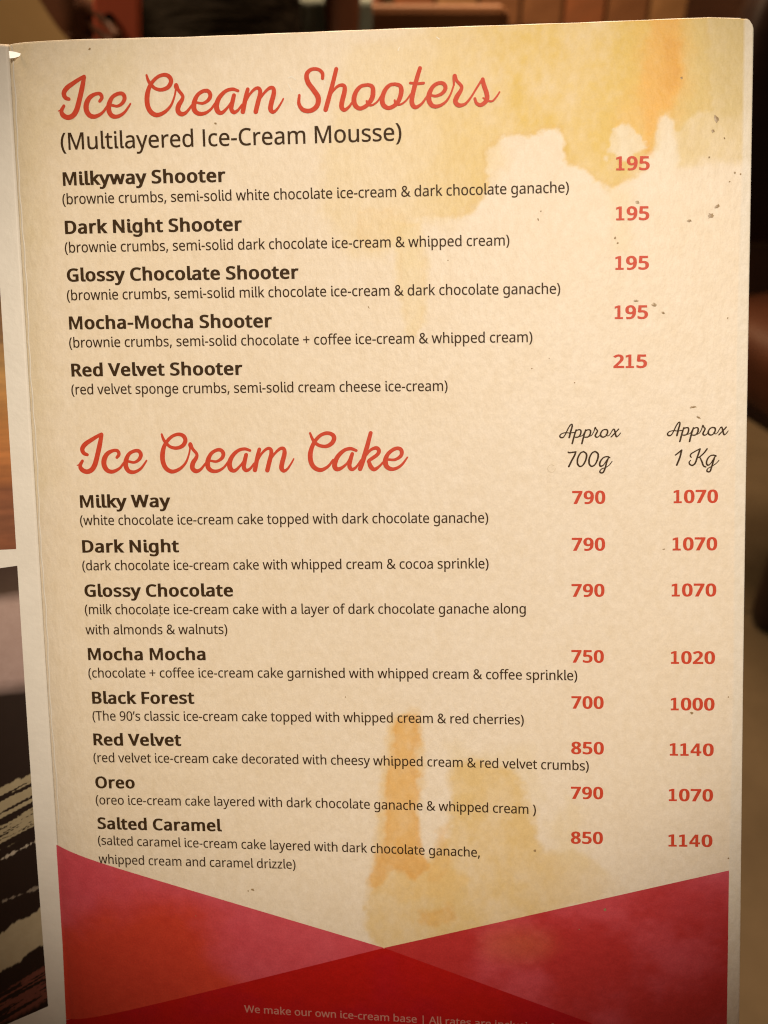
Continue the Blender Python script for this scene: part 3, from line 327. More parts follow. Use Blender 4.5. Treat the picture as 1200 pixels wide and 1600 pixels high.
SANS_BOLD={"-":[300,[[18,172,18,268,284,268,284,172]]],"0":[501,[[477,287,476,244,472,204,466,167,457,133,444,102,428,75,408,50,384,30,355,13,323,2,288,-5,250,-8,202,-4,159,9,121,30,90,58,65,93,47,133,35,180,27,231,25,287,27,344,34,395,45,441,62,481,86,516,117,544,156,565,200,577,250,581,298,577,342,565,380,544,411,516,436,482,455,441,467,395,475,344],[168,287,169,242,172,203,178,169,186,142,196,121,206,105,218,95,232,88,250,86,269,88,283,95,294,105,305,120,314,141,323,169,329,202,332,242,334,287,332,332,329,371,323,405,314,432,305,453,294,468,283,479,269,485,250,487,232,485,218,479,206,468,196,453,186,432,178,405,172,371,169,332]]],"1":[445,[[32,0,378,0,378,85,268,85,268,573,173,573,32,525,32,435,142,470,142,85,32,85]]],"2":[501,[[475,0,24,0,24,81,184,228,256,299,272,319,285,338,295,357,302,375,306,394,307,415,305,438,299,455,291,468,279,478,263,484,241,486,220,485,201,481,183,474,165,465,146,454,98,429,14,502,97,547,119,556,141,565,165,571,190,576,216,579,242,580,281,578,317,572,350,561,379,546,404,527,425,505,440,479,449,450,451,419,449,389,442,360,430,332,414,306,395,281,373,256,294,179,185,74,185,97,475,97]]],"4":[500,[[12,120,12,210,250,573,385,573,385,213,462,213,462,120,385,120,385,0,265,0,265,120],[265,213,265,430,125,213]]],"5":[501,[[242,366,284,364,323,357,359,345,391,329,419,309,442,285,458,256,468,224,471,190,467,151,457,116,440,84,416,57,386,34,351,16,311,3,268,-5,221,-7,189,-7,159,-4,130,0,102,7,77,14,36,29,36,134,108,109,128,102,151,95,175,90,199,87,221,86,244,87,264,91,281,97,295,105,306,115,314,128,321,143,325,161,326,182,323,211,316,232,304,249,286,262,258,270,219,273,172,269,113,261,48,292,74,573,430,573,430,475,201,475,194,361,187,363]]],"7":[501,[[74,0,309,475,21,475,21,573,477,573,477,499,232,0]]],"8":[501,[[250,580,287,578,321,573,353,564,382,551,408,535,429,515,445,490,455,463,458,433,456,410,449,388,438,368,425,350,408,334,390,320,371,307,350,296,389,303,353,307,376,295,399,281,420,266,438,249,454,230,467,208,474,184,476,157,473,125,464,96,447,69,425,46,398,27,367,12,331,1,293,-5,253,-8,209,-5,170,1,134,11,102,26,74,45,52,67,37,94,28,123,25,155,27,181,34,206,46,228,61,247,79,265,99,280,120,293,142,305,106,300,141,293,122,305,104,319,87,333,73,350,60,368,51,388,45,410,43,434,46,464,56,491,73,514,94,534,120,551,149,564,181,573,214,578],[166,155,168,135,174,118,184,104,198,92,220,85,251,82,280,85,301,92,316,104,327,118,333,136,335,157,334,170,331,182,326,192,319,203,309,213,295,223,279,232,260,241,238,249,240,251,232,245,215,235,200,226,189,216,180,205,174,194,170,182,167,169],[249,489,228,488,212,482,199,473,191,462,186,449,184,431,185,417,188,405,192,395,199,386,208,377,219,369,253,349,284,368,294,376,302,385,308,395,312,405,315,417,316,431,314,449,309,462,302,473,289,482,272,488]]],"9":[501,[[475,325,474,294,471,263,467,232,461,201,453,171,442,142,427,114,410,89,388,65,363,44,333,26,300,11,262,1,221,-5,176,-8,134,-6,67,3,67,98,142,86,174,84,205,86,230,91,251,99,268,110,283,124,295,140,306,159,314,179,321,203,326,228,329,254,329,262,381,262,382,258,369,246,355,235,338,225,319,216,299,209,276,204,252,201,226,200,189,202,155,210,122,222,94,238,69,259,50,284,36,313,28,345,26,381,28,419,37,454,53,486,73,514,99,537,130,556,165,569,204,578,244,580,276,578,306,573,335,564,363,551,388,535,410,515,430,492,446,465,458,435,467,402,473,365],[245,487,222,484,205,476,190,462,178,443,171,416,168,381,170,353,176,330,186,313,198,300,216,292,242,289,260,291,277,295,291,302,303,311,313,321,321,333,327,345,330,357,331,369,330,383,328,397,325,412,320,426,314,439,307,451,300,461,291,470,281,477,270,483,259,486]]],"B":[563,[[264,573,333,569,393,559,443,541,470,524,491,504,505,480,514,452,516,421,515,399,509,377,500,357,488,339,471,323,452,310,429,298,405,290,407,288,407,314,404,313,429,306,454,296,477,284,497,268,514,249,526,226,533,200,536,171,532,137,523,106,506,78,483,54,454,34,421,19,384,8,344,2,302,0,63,0,63,573],[276,345,316,347,342,353,355,363,362,375,367,392,369,414,367,435,362,450,353,461,335,470,306,475,265,477,208,477,208,345],[208,251,208,94,286,94,326,97,353,105,368,117,378,133,384,152,386,176,385,191,383,204,378,216,373,225,364,234,352,241,334,246,311,250,281,251]]],"C":[549,[[345,483,320,482,297,478,276,470,258,460,241,448,227,433,214,415,204,394,195,371,188,345,184,317,183,286,185,246,192,211,202,179,216,152,233,130,254,113,279,100,308,92,345,89,367,90,388,92,408,95,517,115,517,19,470,8,446,2,421,-2,394,-5,365,-7,333,-7,273,-4,218,9,169,29,127,57,93,92,67,133,49,180,38,231,34,287,37,328,43,367,54,404,70,438,90,469,115,497,144,522,177,543,214,559,255,571,299,578,345,580,377,579,408,576,438,571,467,565,494,557,552,539,493,450,405,475,387,480,367,483]]],"D":[628,[[594,292,590,232,577,179,554,132,523,92,483,58,436,33,383,14,324,4,260,0,63,0,63,573,277,573,336,569,391,559,442,541,487,516,525,484,555,445,577,400,590,349],[446,289,443,332,436,368,424,398,409,422,390,442,367,457,338,468,304,475,264,477,208,477,208,95,248,95,289,97,324,103,354,113,378,126,398,143,415,164,428,189,438,218,444,251]]],"F":[458,[[208,0,63,0,63,573,455,573,455,476,208,476,208,324,440,324,440,227,208,227]]],"G":[626,[[312,320,582,320,582,25,524,12,491,5,458,-1,423,-4,385,-7,344,-7,283,-4,227,8,177,28,133,56,98,90,70,132,50,178,38,230,34,286,39,343,52,394,74,441,105,482,143,516,190,544,243,564,302,576,367,580,401,579,434,576,465,572,496,565,525,557,586,540,530,447,477,462,456,469,434,475,411,480,387,482,364,483,325,481,293,473,264,460,240,442,220,420,204,393,192,362,185,326,182,286,184,248,191,213,201,181,215,154,234,131,256,113,284,100,319,91,362,88,421,92,438,98,438,223,312,223]]],"M":[755,[[65,0,65,573,235,573,378,200,520,573,690,573,690,0,568,0,568,400,420,20,335,20,187,400,187,0]]],"N":[652,[[589,0,449,0,143,444,198,444,198,423,201,373,202,318,202,0,63,0,63,573,202,573,508,130,454,130,454,146,451,199,450,252,450,573,589,573]]],"O":[668,[[635,287,633,245,627,206,617,169,602,134,583,103,559,75,532,50,499,30,463,13,424,2,381,-5,335,-8,288,-5,244,2,204,14,168,30,136,51,108,75,85,103,66,135,52,169,42,206,36,246,34,288,38,343,48,393,66,439,92,480,126,515,168,544,218,565,274,577,336,581,396,577,451,565,499,544,541,516,575,481,602,440,620,393,631,342],[183,287,185,246,191,210,200,178,213,151,229,129,249,112,272,99,301,91,335,88,370,91,398,99,421,112,440,129,456,151,469,178,479,210,485,246,487,287,485,324,480,357,472,387,462,412,449,434,434,452,416,466,394,476,367,482,336,484,301,482,272,474,249,461,229,444,213,423,200,396,191,364,185,328]]],"R":[541,[[258,573,306,571,349,565,388,554,422,540,451,520,474,496,490,468,499,437,502,402,500,372,493,345,481,322,466,302,448,284,427,270,406,259,385,249,404,250,573,0,404,0,265,221,208,221,208,0,63,0,63,573],[253,477,208,477,208,315,256,315,294,318,319,326,335,337,346,352,352,373,355,399,354,418,351,433,346,445,340,454,332,462,319,468,302,473,280,476]]],"S":[482,[[460,162,457,128,447,97,429,70,405,46,376,27,342,12,305,1,264,-5,220,-8,154,-4,96,5,26,23,26,129,95,111,117,104,142,98,169,92,196,89,223,88,246,89,265,93,281,98,293,104,302,112,308,121,312,131,315,143,316,156,315,169,313,181,309,190,304,199,295,208,281,217,262,227,236,237,203,249,136,277,115,288,96,301,80,314,66,329,54,345,45,363,39,382,35,403,34,425,37,456,47,484,63,509,86,530,112,548,143,562,177,572,214,578,252,580,286,579,317,576,347,571,375,565,401,557,456,542,410,450,314,476,294,480,273,483,251,483,232,482,217,480,205,475,196,469,190,463,185,455,182,446,180,436,179,424,180,410,182,399,185,389,191,381,199,372,212,363,230,354,253,344,281,334,314,322,345,309,372,295,398,280,419,262,437,241,450,218,458,191]]],"V":[523,[[554,573,324,0,201,0,-29,573,123,573,260,217,276,174,288,135,262,116,237,135,249,175,264,218,401,573]]],"W":[788,[[804,573,632,0,505,0,386,364,376,397,367,429,360,455,392,453,424,456,418,429,409,397,399,362,283,0,155,0,-16,573,135,573,231,232,239,197,247,164,254,132,223,122,193,134,200,167,209,202,219,236,327,573,456,573,569,234,579,198,588,164,595,131,565,122,536,142,546,186,558,232,654,573]]],"a":[492,[[253,446,307,442,354,430,393,409,412,391,426,371,435,347,441,321,442,293,442,0,326,0,313,57,355,57,353,49,338,36,322,25,305,14,286,6,265,0,243,-4,220,-7,194,-7,165,-6,137,-1,110,7,85,19,63,34,45,53,32,76,25,102,22,130,25,157,33,181,46,203,65,222,89,239,136,259,195,272,262,277,302,279,302,284,299,311,295,330,289,341,281,348,268,353,248,355,230,354,213,352,196,347,108,319,60,402,111,419,136,428,163,435,192,441,222,445],[276,194,231,190,201,183,183,173,175,162,170,148,168,129,169,114,172,103,176,95,184,89,195,85,210,83,237,86,259,94,278,107,285,117,292,128,296,142,300,159,301,180,301,196]]],"c":[427,[[261,-7,220,-5,181,3,144,16,110,36,82,61,59,92,42,128,33,170,30,217,33,266,43,309,60,347,84,378,113,404,147,423,185,436,225,444,266,447,291,446,315,444,338,440,359,435,379,429,426,416,380,329,305,346,291,349,278,351,266,352,244,350,227,345,214,337,203,327,194,313,186,295,180,274,176,248,175,218,176,190,180,165,186,143,194,125,203,112,213,101,226,93,242,89,262,87,281,88,299,90,314,93,409,118,409,21,372,9,353,3,333,-1,311,-5,288,-7]]],"d":[535,[[242,-8,206,-5,172,2,140,14,112,30,86,51,65,77,49,107,38,140,32,178,30,219,32,260,38,298,49,331,65,361,87,387,112,409,141,425,172,437,207,444,242,447,268,446,291,443,313,438,332,431,350,423,367,414,381,403,394,392,393,387,341,387,342,396,340,427,340,607,483,607,483,0,360,0,349,54,394,54,394,49,381,38,367,27,351,17,333,9,313,2,291,-3,267,-7],[254,85,274,86,291,90,304,95,313,103,320,112,331,135,338,166,341,207,341,218,338,262,331,297,319,323,313,334,304,343,291,349,274,353,253,354,237,353,225,349,215,342,206,333,198,321,186,293,178,259,175,217,178,176,185,142,198,116,205,105,214,96,224,90,237,86]]],"e":[494,[[256,447,297,444,335,436,369,422,400,402,425,379,444,350,458,319,466,284,469,247,469,188,179,188,179,169,189,139,203,115,213,105,225,97,239,91,256,87,276,86,300,87,321,89,339,93,450,121,450,25,404,12,380,5,356,-1,331,-5,303,-7,272,-7,228,-5,186,4,148,18,113,38,83,64,60,95,43,131,33,172,30,217,33,261,41,301,57,338,78,370,104,397,137,418,173,434,213,444],[256,355,233,352,216,344,202,331,190,312,181,288,183,278,321,278,322,279,319,297,315,312,309,325,302,335,294,344,284,350,272,354]]],"g":[535,[[242,447,274,445,305,439,334,430,361,417,385,399,393,386,350,386,360,439,483,439,483,11,480,-26,472,-61,458,-92,438,-119,411,-141,378,-159,341,-171,300,-178,255,-180,222,-179,192,-177,163,-173,135,-168,109,-161,63,-148,63,-46,134,-67,155,-74,178,-80,204,-84,230,-87,257,-88,284,-85,304,-76,319,-63,331,-45,338,-22,341,8,341,23,342,49,341,53,393,53,386,40,363,23,336,9,307,0,276,-6,243,-8,205,-5,170,2,138,15,109,32,84,54,64,80,49,110,38,143,32,179,30,219,32,258,38,293,49,326,64,356,84,383,109,406,137,424,170,437,205,444],[252,354,236,352,223,347,212,340,202,329,194,314,186,296,180,273,176,248,175,218,178,175,186,141,198,115,206,104,215,95,225,89,238,85,254,84,271,85,285,87,297,91,306,96,314,102,320,110,326,120,331,131,336,146,339,162,341,182,342,203,342,218,340,251,336,279,331,301,323,318,314,331,304,341,291,348,274,352]]],"h":[538,[[196,421,195,391,196,384,142,384,143,390,158,403,175,415,193,424,212,432,232,438,253,442,274,445,295,446,332,444,366,438,398,429,426,415,449,396,467,373,479,346,486,315,488,281,488,0,347,0,347,275,344,302,339,322,332,336,323,345,309,351,286,354,262,352,244,347,231,340,221,330,213,317,206,300,201,279,198,255,196,226,196,0,54,0,54,607,196,607]]],"i":[249,[[54,439,196,439,196,110,225,90,279,88,285,0,268,-2,111,0,71,36,54,86],[126,590,145,588,162,583,179,575,193,562,201,547,203,529,201,512,193,497,179,484,163,475,145,470,126,468,106,470,88,475,71,484,58,497,50,512,48,529,50,546,58,562,71,575,88,583,107,588]]],"k":[470,[[196,290,194,258,194,244,142,244,146,254,166,278,184,297,332,439,514,439,304,247,515,0,340,0,203,179,196,158,196,0,54,0,54,607,196,607]]],"l":[249,[[54,607,196,607,196,110,225,90,279,88,285,0,268,-2,111,0,71,36,54,86]]],"m":[792,[[561,447,593,445,623,441,650,433,675,421,697,406,714,387,727,365,736,340,741,312,742,281,742,0,601,0,601,277,599,303,594,322,588,336,580,346,568,352,549,354,531,353,515,349,504,344,496,337,489,328,479,306,472,277,469,240,469,0,327,0,327,277,326,295,324,310,320,323,316,333,312,340,306,346,299,350,289,353,275,354,254,352,239,348,228,340,219,330,212,317,206,301,201,280,197,255,196,227,196,0,54,0,54,439,177,439,187,384,142,384,143,391,157,404,173,416,190,425,208,433,228,439,247,443,267,446,288,447,324,445,358,439,388,428,415,413,437,392,441,379,405,379,412,394,437,414,466,428,497,439,529,445]]],"o":[527,[[500,220,498,186,493,155,484,126,471,99,455,75,436,53,413,35,388,20,359,8,329,-1,297,-6,263,-8,231,-6,200,-1,171,8,143,20,118,35,95,53,76,75,60,99,46,125,37,155,31,186,30,220,33,265,42,305,57,341,79,373,107,399,141,420,179,435,220,444,265,447,309,444,349,435,387,420,420,399,448,373,470,342,487,306,496,265],[175,220,176,192,180,167,186,145,194,126,203,112,214,100,227,92,244,86,265,85,285,86,302,92,315,100,326,112,336,126,343,145,349,167,353,192,354,220,353,249,349,274,343,295,335,313,326,328,315,339,302,347,285,352,264,354,244,352,229,348,216,342,206,333,199,322,186,295,178,261]]],"r":[373,[[290,447,320,445,381,439,362,341,305,348,285,349,274,348,264,346,253,341,243,335,233,327,224,318,217,308,210,296,204,282,200,267,197,251,196,233,196,0,54,0,54,439,180,439,188,366,139,366,139,372,152,387,166,401,182,414,201,425,221,434,243,441,266,445]]],"s":[426,[[406,130,403,102,394,76,378,53,357,34,331,19,302,7,270,-1,235,-6,198,-7,167,-7,139,-4,113,0,89,5,67,12,27,25,27,124,136,92,157,87,178,84,199,83,227,85,246,89,257,96,262,104,264,113,265,124,265,130,264,135,263,140,260,145,254,151,244,158,181,185,107,215,85,227,65,241,49,257,36,276,29,298,26,322,29,344,36,366,48,385,66,402,87,416,127,433,173,443,223,447,252,446,279,443,305,439,329,433,353,426,408,411,357,325,270,348,254,352,236,355,219,355,197,354,181,350,172,345,168,339,167,333,166,325,166,319,167,314,168,309,172,304,179,298,191,292,255,266,328,236,350,224,369,210,385,193,397,175,404,153]]],"t":[332,[[234,84,261,86,329,97,329,9,268,-4,222,-8,195,-6,170,-2,145,5,121,16,99,31,82,50,69,74,62,103,59,135,59,351,-2,351,-2,413,67,441,98,531,202,531,202,439,326,439,326,351,202,351,202,138,204,119,207,105,211,96,216,89,223,85]]],"v":[449,[[160,0,-31,439,122,439,222,190,236,153,250,113,251,96,199,96,201,114,215,154,228,190,328,439,481,439,290,0]]],"w":[672,[[333,241,323,272,314,301,307,328,309,334,364,334,365,328,359,301,350,271,340,240,255,1,121,1,-17,440,131,440,198,212,210,167,220,125,221,106,165,106,165,114,171,142,180,173,188,200,273,440,403,440,484,200,496,163,507,124,509,106,452,106,453,123,463,166,476,212,543,440,690,440,551,1,414,1]]],"y":[451,[[-31,439,123,439,225,198,240,159,253,122,255,101,203,101,211,137,233,199,329,439,483,439,279,-44,267,-69,254,-92,239,-113,222,-132,201,-149,177,-162,150,-172,121,-178,89,-180,51,-178,-6,-171,-6,-81,55,-87,78,-88,89,-88,97,-85,104,-82,111,-77,117,-71,123,-63,129,-53,134,-42,140,-29,157,17]]]}
LINES=[
["subheading","dark","(Multilayered Ice-Cream Mousse)",[[16.46,32.7],[58.89,33.74],[100.5,34.35],[125.0,34.69]]],
["item_name","dark","Milkyway Shooter",[[16.5,43.83],[69.28,44.94]]],
["description","dark","(brownie crumbs, semi-solid white chocolate ice-cream & dark chocolate ganache)",[[15.99,49.57],[98.98,51.23],[176.34,52.47]]],
["item_name","dark","Dark Night Shooter",[[16.3,58.89],[73.95,60.13]]],
["description","dark","(brownie crumbs, semi-solid dark chocolate ice-cream & whipped cream)",[[15.89,64.7],[157.93,67.76]]],
["item_name","dark","Glossy Chocolate Shooter",[[16.06,73.9],[91.5,75.65]]],
["description","dark","(brownie crumbs, semi-solid milk chocolate ice-cream & dark chocolate ganache)",[[15.71,79.78],[93.98,81.31],[173.55,83.07]]],
["item_name","dark","Mocha-Mocha Shooter",[[15.92,89.07],[82.46,90.56]]],
["description","dark","(brownie crumbs, semi-solid chocolate + coffee ice-cream & whipped cream)",[[15.58,94.86],[164.81,97.69]]],
["item_name","dark","Red Velvet Shooter",[[15.8,104.18],[72.37,105.31]]],
["description","dark","(red velvet sponge crumbs, semi-solid cream cheese ice-cream)",[[15.46,109.96],[137.98,112.15]]],
["item_name","dark","Milky Way",[[16.28,147.12],[46.84,147.47]]],
["description","dark","(white chocolate ice-cream cake topped with dark chocolate ganache)",[[15.95,152.86],[150.29,154.44]]],
["item_name","dark","Dark Night",[[16.19,162.05],[48.94,162.42]]],
["description","dark","(dark chocolate ice-cream cake with whipped cream & cocoa sprinkle)",[[15.86,167.95],[150.21,169.28]]],
["item_name","dark","Glossy Chocolate",[[16.13,176.9],[66.39,177.38]]],
["description","dark","(milk chocolate ice-cream cake with a layer of dark chocolate ganache along",[[15.9,182.75],[161.97,184.21]]],
["description","dark","with almonds & walnuts)",[[15.74,189.61],[63.96,189.91]]],
["item_name","dark","Mocha Mocha",[[16.13,198.46],[56.27,198.7]]],
["description","dark","(chocolate + coffee ice-cream cake garnished with whipped cream & coffee sprinkle)",[[15.9,204.4],[94.32,204.96],[178.38,206.44]]],
["item_name","dark","Black Forest",[[16.72,213.45],[51.82,213.58]]],
["description","dark","(The 90’s classic ice-cream cake topped with whipped cream & red cherries)",[[16.5,219.22],[93.87,219.89],[161.03,221.1]]],
["item_name","dark","Red Velvet",[[16.32,227.94],[46.68,228.07]]],
["description","dark","(red velvet ice-cream cake decorated with cheesy whipped cream & red velvet crumbs)",[[15.97,233.78],[93.42,234.51],[182.02,236.69]]],
["item_name","dark","Oreo",[[16.09,243.04],[29.92,242.98]]],
["description","dark","(oreo ice-cream cake layered with dark chocolate ganache & whipped cream )",[[15.86,248.73],[102.65,249.73],[164.76,251.55]]],
["item_name","dark","Salted Caramel",[[16.0,257.53],[59.26,257.99]]],
["description","dark","(salted caramel ice-cream cake layered with dark chocolate ganache,",[[15.76,263.17],[88.13,264.6],[146.15,266.46]]],
["description","dark","whipped cream and caramel drizzle)",[[15.57,269.88],[83.98,271.09]]],
["price","red","195",[[190.7,46.5],[200.85,46.83]]],
["price","red","195",[[190.71,61.44],[200.78,61.74]]],
["price","red","195",[[190.49,76.39],[200.74,76.66]]],
["price","red","195",[[190.3,91.42],[200.51,91.67]]],
["price","red","215",[[189.81,106.51],[200.27,106.77]]],
["price","red","790",[[176.95,149.0],[187.38,149.13]]],
["price","red","1070",[[208.73,149.36],[222.44,149.51]]],
["price","red","790",[[176.79,164.01],[187.31,164.15]]],
["price","red","1070",[[208.51,164.45],[222.37,164.6]]],
["price","red","790",[[176.63,178.97],[187.1,179.06]]],
["price","red","1070",[[208.3,179.26],[222.23,179.45]]],
["price","red","750",[[176.51,200.55],[186.89,200.72]]],
["price","red","1020",[[208.24,201.22],[222.07,201.42]]],
["price","red","700",[[176.45,215.85],[186.82,215.99]]],
["price","red","1000",[[208.24,216.57],[222.09,216.72]]],
["price","red","850",[[176.33,231.11],[186.88,231.26]]],
["price","red","1140",[[208.03,231.68],[222.0,231.88]]],
["price","red","790",[[176.18,246.31],[186.67,246.42]]],
["price","red","1070",[[207.83,246.99],[221.96,247.14]]],
["price","red","850",[[176.13,261.67],[186.57,261.75]]],
["price","red","1140",[[207.83,262.47],[221.93,262.57]]],
["footnote","pale","We make our own ice-cream base | All rates are inclusive of tax",[[64.21,323.52],[90.57,324.39],[115.94,325.65],[176.57,328.19]]]]
